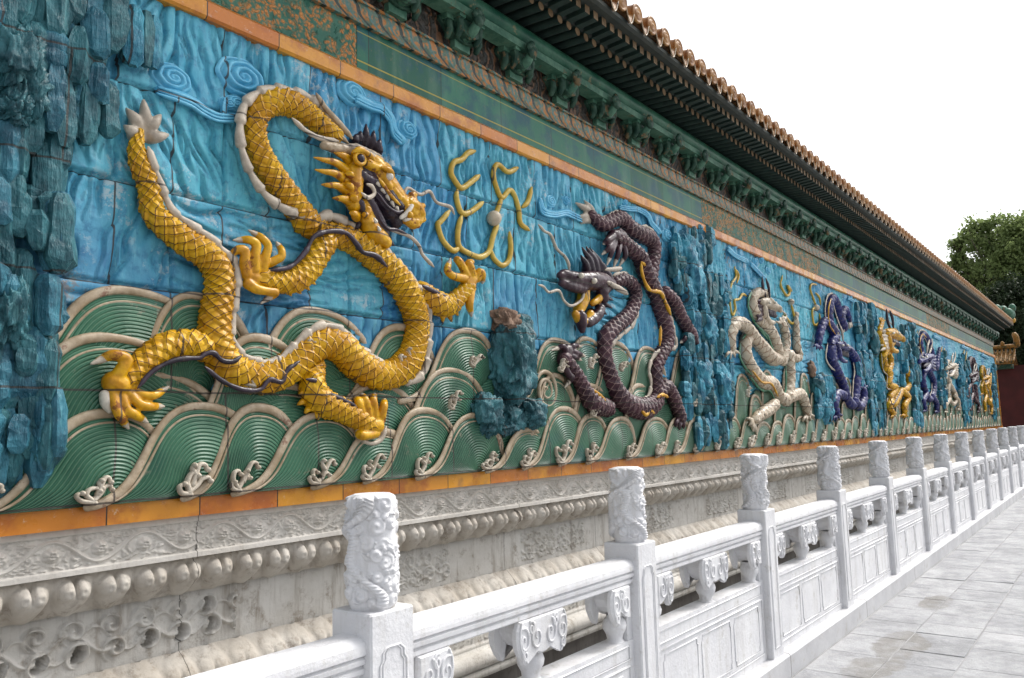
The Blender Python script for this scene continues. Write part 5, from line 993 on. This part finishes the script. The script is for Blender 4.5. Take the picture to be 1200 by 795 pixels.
def waist_y(X, Z):
    zc = .815; h = 0*X; S = (Z-zc)/.1
    u = X/.29; k = np.floor(u); f = u-k
    hole = 0
    near_ = X < 2.25
    seg_ = np.mod(X-2.95, 1.55); on = np.where(near_, 1, (seg_ < .80)).astype(float)
    for (cx, cz, r, hl) in ((.22, .052, .047, 1), (.30, -.04, .047, 1), (.74, .055, .042, .0), (.80, -.045, .046, .7)):
        rr = np.hypot((f-cx)*.29, Z-zc-cz); th = np.arctan2(Z-zc-cz, (f-cx)*.29); spir = np.cos(th-rr*150+k)
        h = np.maximum(h, .014*np.clip(spir, 0, 1)**.6*np.clip((r+.012-rr)/.01, 0, 1)); hole = np.maximum(hole, hl*np.clip((.026-rr*(1+.35*np.cos(2*th+1)))/.004, 0, 1)*(vnoise(k*3.3+.5, cx*10, 2) > .3))
    band = np.abs(Z-zc-.045*np.sin(2*np.pi*f+.6)); h = np.maximum(h, .010*np.exp(-(band/.010)**2)); band2 = np.abs(Z-zc+.06*np.cos(2*np.pi*f)); h = np.maximum(h, .008*np.exp(-(band2/.007)**2))
    fine = .010*np.clip(fbm(X*34, Z*34, 3, 6)-.45, 0, 1)*4; h = np.where(near_, h, np.maximum(h*.6, fine)); hole = np.where(near_, hole, np.clip((fbm(X*16, Z*22, 2, 12)-.66)*12, 0, 1))
    edge = np.clip((.10-np.abs(Z-zc))/.012, 0, 1)
    return YWA-on*edge*(1.9*h-.085*hole)-.003*fbm(X*25, Z*25, 3, 2)
relief('carved_waist', .690, .945, 70, waist_y, M_waist, .0055)
def low_lotus_y(X, Z):
    s = np.clip((.692-Z)/(.692-.575), 0, 1); base = BF+.135-.10*s**1.3; return base-.35*(base-lotus_y(X, Z, .692, .575, BF+.035, BF+.135, -1))
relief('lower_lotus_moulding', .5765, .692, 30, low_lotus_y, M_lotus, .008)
def band_y(X, Z):
    s = (Z-.44)/.11; vine = .44+.055*np.sin(2*np.pi*X/.42); d = np.abs(Z-vine)/1.3; h = .010*np.exp(-(d/.010)**2)
    curl = .010*np.clip(1-np.abs(np.sin(X*46+12*fbm(X*9, Z*9, 2, 93)+6*fbm(X*25, Z*25, 2, 94)))*1.8, 0, 1)*np.clip((d-.012)/.01, 0, 1)
    return BF+.012-np.maximum(h, curl)*np.clip((.105-np.abs(Z-.44))/.01, 0, 1)-.012*(1-np.clip((.118-np.abs(Z-.44))/.006, 0, 1))-.002*fbm(X*30, Z*30, 2, 95)
relief('carved_lower_band', .305, .575, 44, band_y, M_waist, .008)
mb = MB(); th = np.linspace(math.pi/2, -math.pi/2, 13); prof = [(BF+.13, .5755), (BF+.0, .5755), (BF+.0, .575)]; mb.grid(np.array([[(x, y, z) for y, z in prof] for x in (X0-.05, X1+.05)]), smooth=False, flip=True)
prof = [(BF+.05, .3045), (BF-.0, .3045), (BF-.005, .292)]+[(BF-.02-.05*math.cos(a), .238+.052*math.sin(a)) for a in th]+[(BF-.015, .184), (BF-.045, .182), (BF-.045, .138), (BF+.03, .136)]
mb.grid(np.array([[(x, y, z) for y, z in prof] for x in (X0-.08, X1+.08)]), flip=True); mb.build('torus_moulding', M_waist, wall)
mb = MB(); mb.box((X0-.1, BF+.03, .0), (X1+.1, 4.6, .134)); mb.build('footing', M_foot, wall)
mb = MB(); mb.box((X0, YWA+.06, .1345), (X1, 4.5, 1.29)); mb.build('base_core', M_waist, wall)

# ================================================================== BALUSTRADE
bal = empty('stone_balustrade', 'white marble balustrade with dragon carved post heads in front of the screen', 'balustrade')
PW = .188; PX0 = 1.726; PYC = 1.903+PW/2; PITCHX = 1.69; ZP = .14; ZT = 1.066
mb = MB(); mb.grid(np.array([[(x, y, z) for y, z in ((1.865, -.02), (1.865, .128), (1.877, .14), (2.14, .14), (2.14, -.02))] for x in (-4.2, 31.2)]), smooth=False, flip=True)
def plinth_mat():
    n = NT('plinth_marble'); p = n.sep(n.pos); c = n.mix(n.ramp(n.noise(3, 5, .65), .3, .7), (.44, .44, .455), (.54, .54, .55)); c = n.mix(n.ramp(n.noise(8, 6, .75), .52, .72, 0, .8), c, (.36, .34, .31))
    _, mf = n.brick(n.comb(n.math('ADD', p[0], .4), .2), 1.9, 5, .004, 0); c = n.mix(mf, c, (.1, .09, .08)); n.set('Base Color', c); n.set('Roughness', .65); n.bump(n.math('SUBTRACT', n.noise(40, 5), n.math('MULTIPLY', mf, 3)), .25, .006); return n.m
mb.build('plinth', plinth_mat(), bal)
def head_mesh():
    nz, na = 150, 150; R, Hh = .086, .362
    z = np.linspace(0, 1, nz)[:, None]; a = np.linspace(0, 2*np.pi, na, endpoint=False)[None]; X_ = a/(2*np.pi)
    prof = np.where(z < .04, .93+.07*z/.04, np.where(z > .955, np.sqrt(np.clip(1-((z-.955)/.045)**2*.35, 0, 1)), 1.0))*(1.02-.05*z)
    h = np.zeros((nz, na))
    r = np.random.default_rng(5)
    def wrap(d): return (d+.5) % 1-.5
    for i in range(120):                                     # cloud curls
        cu, cz, rr = r.random(), r.uniform(.06, .95), r.uniform(.05, .10); dx = wrap(X_-cu)*2*np.pi*R/Hh; dz = z-cz; q = np.hypot(dx, dz*1.15); th = np.arctan2(dz, dx)
        h = np.where(q < rr, np.clip(1-(q/rr)**2, 0, 1)**.45*(.72+.28*np.cos(th*1-q*70+i))*r.uniform(.55, 1.05), h)
    cz = (z-.5)/.5; path = .18+.42*z+.10*np.sin(z*9)        # the coiling dragon
    d = np.abs(wrap(X_-path))*2*np.pi*R/Hh; body_ = np.clip(1-(d/.095)**2, 0, 1)**.5; scl = .84+.16*np.cos(z*190+np.abs(wrap(X_-path))*160)
    h = np.where(body_ > .12, 1.4*body_*scl, h*np.clip((d-.09)/.03, .25, 1))
    path2 = .75-.38*z+.06*np.sin(z*12); d = np.abs(wrap(X_-path2))*2*np.pi*R/Hh; b2 = np.clip(1-(d/.06)**2, 0, 1)**.5; h = np.where(b2 > .15, np.maximum(h, 1.1*b2*(.85+.15*np.cos(z*200))), h)
    h = h*np.clip(z/.05, .2, 1)*np.clip((1-z)/.025, 0, 1)
    rad = R*prof*.88+.0185*h
    P = np.stack([rad*np.cos(a), rad*np.sin(a), ZT+Hh*z+0*a], -1); m = MB(); m.grid(P, closed=True, flip=True)
    top = P[-1]; c = np.array([[0, 0, ZT+Hh+.002]]); m.add(np.concatenate([top, c]), t=[(i, (i+1) % na, na) for i in range(na)]); return m
def outline(pts, r, m, y):  # raised moulding along an outline on the front face
    Q = np.array([(x, y, z) for x, z in pts]); m.tube(Q, r, 6, cap=True)
def post_mesh():
    m = MB(); h_ = PW/2; b = .006
    ring = [(-h_+b, -h_), (h_-b, -h_), (h_, -h_+b), (h_, h_-b), (h_-b, h_), (-h_+b, h_), (-h_, h_-b), (-h_, -h_+b)]
    V = np.array([[(x, y, z) for x, y in ring] for z in (ZP, ZT-b)]+[[(x*.95, y*.95, ZT) for x, y in ring]]); m.grid(V, closed=True, smooth=False, flip=True)
    m.add(np.concatenate([V[-1], [[0, 0, ZT]]]), t=[(i, (i+1) % 8, 8) for i in range(8)], smooth=False)
    for k, r in ((.058, .0042), (.045, .003)):
        f = -h_-.0005
        pts = [(-k, ZP+.06), (-k, ZT-.16), (-k+.012, ZT-.145), (-k+.012, ZT-.125), (-k+.03, ZT-.11), (k-.03, ZT-.11), (k-.012, ZT-.125), (k-.012, ZT-.145), (k, ZT-.16), (k, ZP+.06), (-k, ZP+.06)]; outline([(x*1.0, z) for x, z in pts], r, m, f)
    return m
INX = (PITCHX-PW)
def rail_parts(o):
    x0, x1 = 0.0, INX
    m = MB(); a = np.linspace(0, math.pi, 11)
    prof = [(math.copysign(.074*abs(math.cos(t))**.6, math.cos(t)), .958+.040*math.sin(t)**.8 if math.sin(t) > 0 else .958) for t in a]; prof = [(.058, .885), (.062, .890), (.062, .903), (.052, .908), (.052, .912), (.068, .918), (.070, .932), (.060, .938), (.060, .942), (.074, .946)]+prof+[(-.074, .946), (-.060, .942), (-.060, .938), (-.070, .932), (-.068, .918), (-.052, .912), (-.052, .908), (-.062, .903), (-.062, .890), (-.058, .885)]
    prof = prof[::-1]; V = np.array([[(x, y, z) for y, z in prof+[prof[0]]] for x in (x0-.001, x1+.001)]); m.grid(V, smooth=False, flip=False); m.build('handrail', M_marble, o)
    # solid lower panel with raised frames, and the stiles that flank the opening
    m = MB(); m.box((x0, -.052, ZP), (x1, .052, .628)); m.box((x0, -.046, .6282), (x0+.045, .046, .8848)); m.box((x1-.045, -.046, .6282), (x1, .046, .8848)); m.build('panel', M_marble, o)
    m = MB(); f = -.0525
    def rect(a, b, c, d, r): outline([(a, c), (b, c), (b, d), (a, d), (a, c)], r, m, f)
    rect(x0+.05, x1-.05, .545, .605, .0045); rect(x0+.05, x1-.05, .185, .515, .0065)
    n = 3; wd = (x1-x0-.16)/n
    for i in range(n):
        a0 = x0+.08+i*wd+.025; b0 = a0+wd-.05; c, d = .215, .485; k = .03; outline([(a0, c+k), (a0+k*.4, c+k), (a0+k*.4, c), (b0-k*.4, c), (b0-k*.4, c+k), (b0, c+k), (b0, d-k), (b0-k*.4, d-k), (b0-k*.4, d), (a0+k*.4, d), (a0+k*.4, d-k), (a0, d-k), (a0, c+k)], .0045, m, f)
    m.build('panel_moulding', M_marble, o)
    def vase(cx, half=0):
        m = MB(); pr = [(.036, .752), (.038, .738), (.052, .724), (.058, .705), (.054, .685), (.040, .66), (.036, .64), (.044, .631), (.046, .6284)]
        m.lathe(pr[::-1], 24, (cx, 0)); m.build('vase', M_marble, o)
    def lobe(cx, s, half):
        """cloud shaped bracket: a carved front and back plate with hanging ears, and a bowl between them; s is the half width"""
        m = MB(); z1 = .884
        L = [(-.92, 0), (-1.02, -.03), (-1.06, -.065), (-1.02, -.10), (-.90, -.135), (-.74, -.168), (-.66, -.160), (-.62, -.13), (-.56, -.105), (-.46, -.10), (-.40, -.112), (-.30, -.132), (-.14, -.142), (0, -.145)]
        bowl = [(-.80, 0), (-.84, -.05), (-.74, -.085), (-.52, -.112), (-.28, -.13), (0, -.135)]
        def full(P):
            P = [(x*s, z1+z) for x, z in P]
            if half == 0: P = P+[(-x, z) for x, z in P[-2::-1]]
            elif half < 0: P = P+[(0, z1)]
            else: P = [(0, z1)]+[(-x, z) for x, z in P[::-1]]
            return [(cx+x, z) for x, z in P]
        m.prism(full(L), -.072, -.046, 0, .008); m.prism([(x, z) for x, z in full(L)], .046, .072, 0, .0)
        m.prism(full(bowl), -.0455, .0455, 0, .0)
        y = -.0735
        for sg in ((-1, 1) if half == 0 else (half,)):
            for (px, pz, r, tw) in ((.80, -.075, .052, 1), (.28, -.072, .055, -1), (.78, -.128, .024, -1), (.50, -.035, .028, 1)):
                a = np.linspace(0, 2.7*math.pi, 34); R_ = np.linspace(r, .006, 34); m.tube(np.stack([cx+sg*(px*s)+R_*np.cos(a*tw+1.2)*sg*.72, np.full(34, y), np.minimum(z1-.004, z1+pz+R_*np.sin(a*tw+1.2))], 1), np.linspace(.0065, .004, 34), 6)
            e = [(-.92, -.006), (-1.0, -.035), (-1.02, -.067), (-.98, -.10), (-.88, -.13), (-.74, -.158)]; m.tube(np.array([(cx-sg*x*s*.95 if True else 0, y, z1+z) for x, z in e]), .005, 6)
        m.build('cloud_bracket', M_marble, o)
    mid = (x0+x1)/2
    lobe(mid, .165, 0); vase(mid); lobe(x0+.046, .165, 1); vase(x0+.085); lobe(x1-.046, .165, -1); vase(x1-.085)
hp = None; pp = None; bay = None
for k in range(-3, 18):
    xx = PX0+PITCHX*k
    if pp is None:
        pp = post_mesh().build('post', M_marble, bal); pp.location = (xx+PW/2, PYC, 0); hd = head_mesh().build('post_head', M_marble, pp); 
        bay = empty('railing_panel', parent=bal, loc=(xx+PW, PYC, 0)); rail_parts(bay)
    else:
        c = copy(pp, bal, (xx+PW/2, PYC, 0))
        for h_ in c.children: h_.rotation_euler = (0, 0, random.choice((0, .5, -.45, .9, -.2)))
        if k < 17: copy(bay, bal, (xx+PW, PYC, 0))

# ================================================================== RED WALL BEYOND AND TREES
M_red = plain('shaded_red_plaster', (.055, .010, .009), (.08, .014, .012), .85, 2)  # deep shade under the trees is put into the plaster colour
M_gold2 = glaze('aged_golden_tile', (.22, .10, .02), (.42, .22, .05), .5, seam=False, chip=(.07, .06, .03), chip_at=.5, nscale=9, spec=.2)
rw = empty('red_wall', 'shaded red plastered wall with a small golden tiled roof beyond the far end of the screen', 'wall', loc=(0, 0, 0))
def at_x(u, v, x): d = fw + (u-600)/F_PX*rt - (v-397.5)/F_PX*up; return EYE+d*(x/d[0])
XR = 33.5; pa = at_x(1166, 425, XR); pb = at_x(1200, 425, XR)
zt = float(pa[2])-.15
mb = MB(); mb.box((XR, -6, 0), (XR+.5, float(pa[1])+3.0, zt)); mb.build('plaster_face', M_red, rw)
mb = MB(); ya, yb_ = float(at_x(1189, 420, XR)[1]), float(pa[1])+3.0
mb.grid(np.array([[(XR-.5, y, zt+.05), (XR-.45, y, zt+.12), (XR+.25, y, zt+.55), (XR+1.0, y, zt+.05)] for y in (ya, yb_)]), smooth=False, flip=True)
y = ya
while y < yb_: mb.tube(np.array([(XR-.5, y, zt+.14), (XR-.1, y, zt+.34), (XR+.25, y, zt+.6)]), .04, 8); y += .13
mb.build('tiled_roof', M_gold2, rw)
mb = MB(); mb.tube(np.array([(XR+.25, ya-.1, zt+.72), (XR+.25, (ya+yb_)/2, zt+.68), (XR+.25, yb_, zt+.68)]), .08, 10); mb.tube(np.array([(XR+.25, ya-.1, zt+.75), (XR+.1, ya-.1, zt+1.0), (XR+.2, ya-.05, zt+1.12)]), .1, 8); 
for (dy, dz, r) in ((-.1, .86, .10), (.35, .82, .07), (.8, .80, .06)):
    a = np.linspace(-math.pi/2, math.pi/2, 7); mb.lathe(np.stack([r*np.cos(a)+1e-4, r*1.4*np.sin(a)], 1), 8); mb.v[-1] = mb.v[-1]+np.array([XR+.2, ya+dy, zt+dz])
mb.build('roof_ridge', M_gold2, rw)
mb = MB(); mb.box((XR-.35, ya+.05, zt-.12), (XR+.0, yb_, zt+.04)); mb.build('cornice', M_brk, rw)

def leaf_mat(name, a, b, t=.25):
    n = NT(name); n.set('Base Color', n.mix(n.ramp(n.noise(1.2, 4), .3, .7), a, b)); n.set('Roughness', .6); n.set('Specular IOR Level', .25)
    tr = n.t.nodes.new('ShaderNodeBsdfTranslucent'); tr.inputs[0].default_value = (*[x*1.3 for x in b], 1); mx = n.t.nodes.new('ShaderNodeMixShader'); mx.inputs[0].default_value = t
    n.t.links.new(n.b.outputs[0], mx.inputs[1]); n.t.links.new(tr.outputs[0], mx.inputs[2]); n.t.links.new(mx.outputs[0], n.o.inputs[0]); return n.m
M_bark = plain('brown_bark', (.06, .045, .035), (.11, .085, .065), .9, 12, .8)
def tree(name, label, base, h, clumps, leafmat, nleaf, leaf, seed, trunk_r=.25):
    """clumps: (x,y,z,rx,rz) crown masses in world space"""
    r = np.random.default_rng(seed); t = empty(name, label, 'tree', loc=tuple(base)); B = np.array(base, float)
    m = MB(); fork = B+np.array([0, 0, h*.45]); Q = smooth_path(np.array([(*B, trunk_r*1.25), (*(B+[.1, .1, h*.2]), trunk_r), (*fork, trunk_r*.75)]), .3); m.tube(Q[:, :3]-B, Q[:, 3], 12)
    for c in clumps:
        e = np.array(c[:3]); mid = (fork+e)/2+r.normal(0, .25, 3); Q = smooth_path(np.array([(*(fork-[0, 0, .3]), trunk_r*.5), (*mid, trunk_r*.28), (*e, trunk_r*.08)]), .25); m.tube(Q[:, :3]-B, Q[:, 3], 7)
        for _ in range(5):
            e2 = e+r.normal(0, .5, 3)*[c[3], c[3], c[4]]; Q = smooth_path(np.array([(*mid, trunk_r*.15), (*((mid+e2)/2+r.normal(0, .15, 3)), trunk_r*.09), (*e2, .015)]), .25); m.tube(Q[:, :3]-B, Q[:, 3], 5)
    m.build('trunk', M_bark, t)
    vol = np.array([c[3]**2*c[4] for c in clumps]); vol = vol/vol.sum(); pts = []
    for c, f in zip(clumps, vol):
        k = int(nleaf*f); tw = max(8, k//60); d = r.normal(size=(tw, 3)); d /= np.linalg.norm(d, axis=1, keepdims=True); cen = np.array(c[:3])+d*np.array([c[3], c[3], c[4]])*(r.random((tw, 1))**.4)*r.uniform(.7, 1.25, (tw, 1))
        pts.append(np.repeat(cen, 60, 0)+r.normal(0, .10+.06*c[3], (tw*60, 3)))
    P = np.concatenate(pts)-B; n = len(P); a = r.normal(size=(n, 3)); a /= np.linalg.norm(a, axis=1, keepdims=True); b = np.cross(a, r.normal(size=(n, 3))+[0, 0, .6]); b /= np.linalg.norm(b, axis=1, keepdims=True); s = leaf*r.uniform(.6, 1.3, (n, 1))
    V = np.stack([P-a*s, P+b*s*.45, P+a*s, P-b*s*.45], 1).reshape(-1, 3); mk('crown', V, np.arange(n*4).reshape(-1, 4), leafmat, t, smooth=False); return t
def crown_from_px(L, x): return [(*at_x(u, v, x+dx), rx, rz) for u, v, dx, rx, rz in L]
XA = 44
tA = crown_from_px([(1140, 285, 0, .95, .75), (1160, 275, .5, 1.2, .9), (1185, 275, 0, 1.4, 1.0), (1205, 285, .5, 1.5, 1.2), (1165, 305, 0, 1.3, 1.0), (1190, 312, -.5, 1.5, 1.2), (1215, 320, 0, 1.6, 1.3), (1150, 330, .8, .9, .6), (1180, 345, 0, 1.5, 1.1), (1128, 300, .3, .5, .35), (1225, 270, 0, 1.4, 1.2), (1175, 325, 0, 1.3, 1.1), (1200, 345, 0, 1.5, 1.2), (1150, 312, .2, .7, .5), (1118, 312, .2, .4, .3), (1122, 285, .2, .35, .25), (1135, 322, .4, .5, .35), (1145, 268, .2, .6, .4), (1132, 335, .4, .6, .35), (1195, 292, 0, 1.3, 1)], XA)
bA = at_x(1195, 470, XA); tree('broadleaf_tree', 'leafy green tree rising above the far end of the roof', (float(bA[0]), float(bA[1]), 0), 9.0, tA, leaf_mat('green_leaf', (.10, .145, .05), (.21, .27, .10), .45), 27000, .11, 3, .3)
XB = 38.5
tB = crown_from_px([(1180, 360, 0, 1.0, .9), (1200, 355, 0, 1.1, 1.1), (1185, 385, 0, 1.0, .9), (1205, 390, -.3, 1.1, 1.1), (1190, 410, .2, 1.0, .9), (1215, 420, 0, 1.1, 1.0), (1175, 400, .6, .8, .8), (1170, 385, .8, .6, .6), (1200, 440, .3, 1, .9), (1172, 430, .8, .8, .8), (1185, 450, .8, .9, .9)], XB)
bB = at_x(1196, 470, XB); tree('evergreen_tree', 'dark dense evergreen behind the far corner of the red wall', (float(bB[0]), float(bB[1]), 0), 6.0, tB, leaf_mat('dark_needle_leaf', (.012, .024, .010), (.028, .048, .018), .1), 45000, .08, 5, .2)
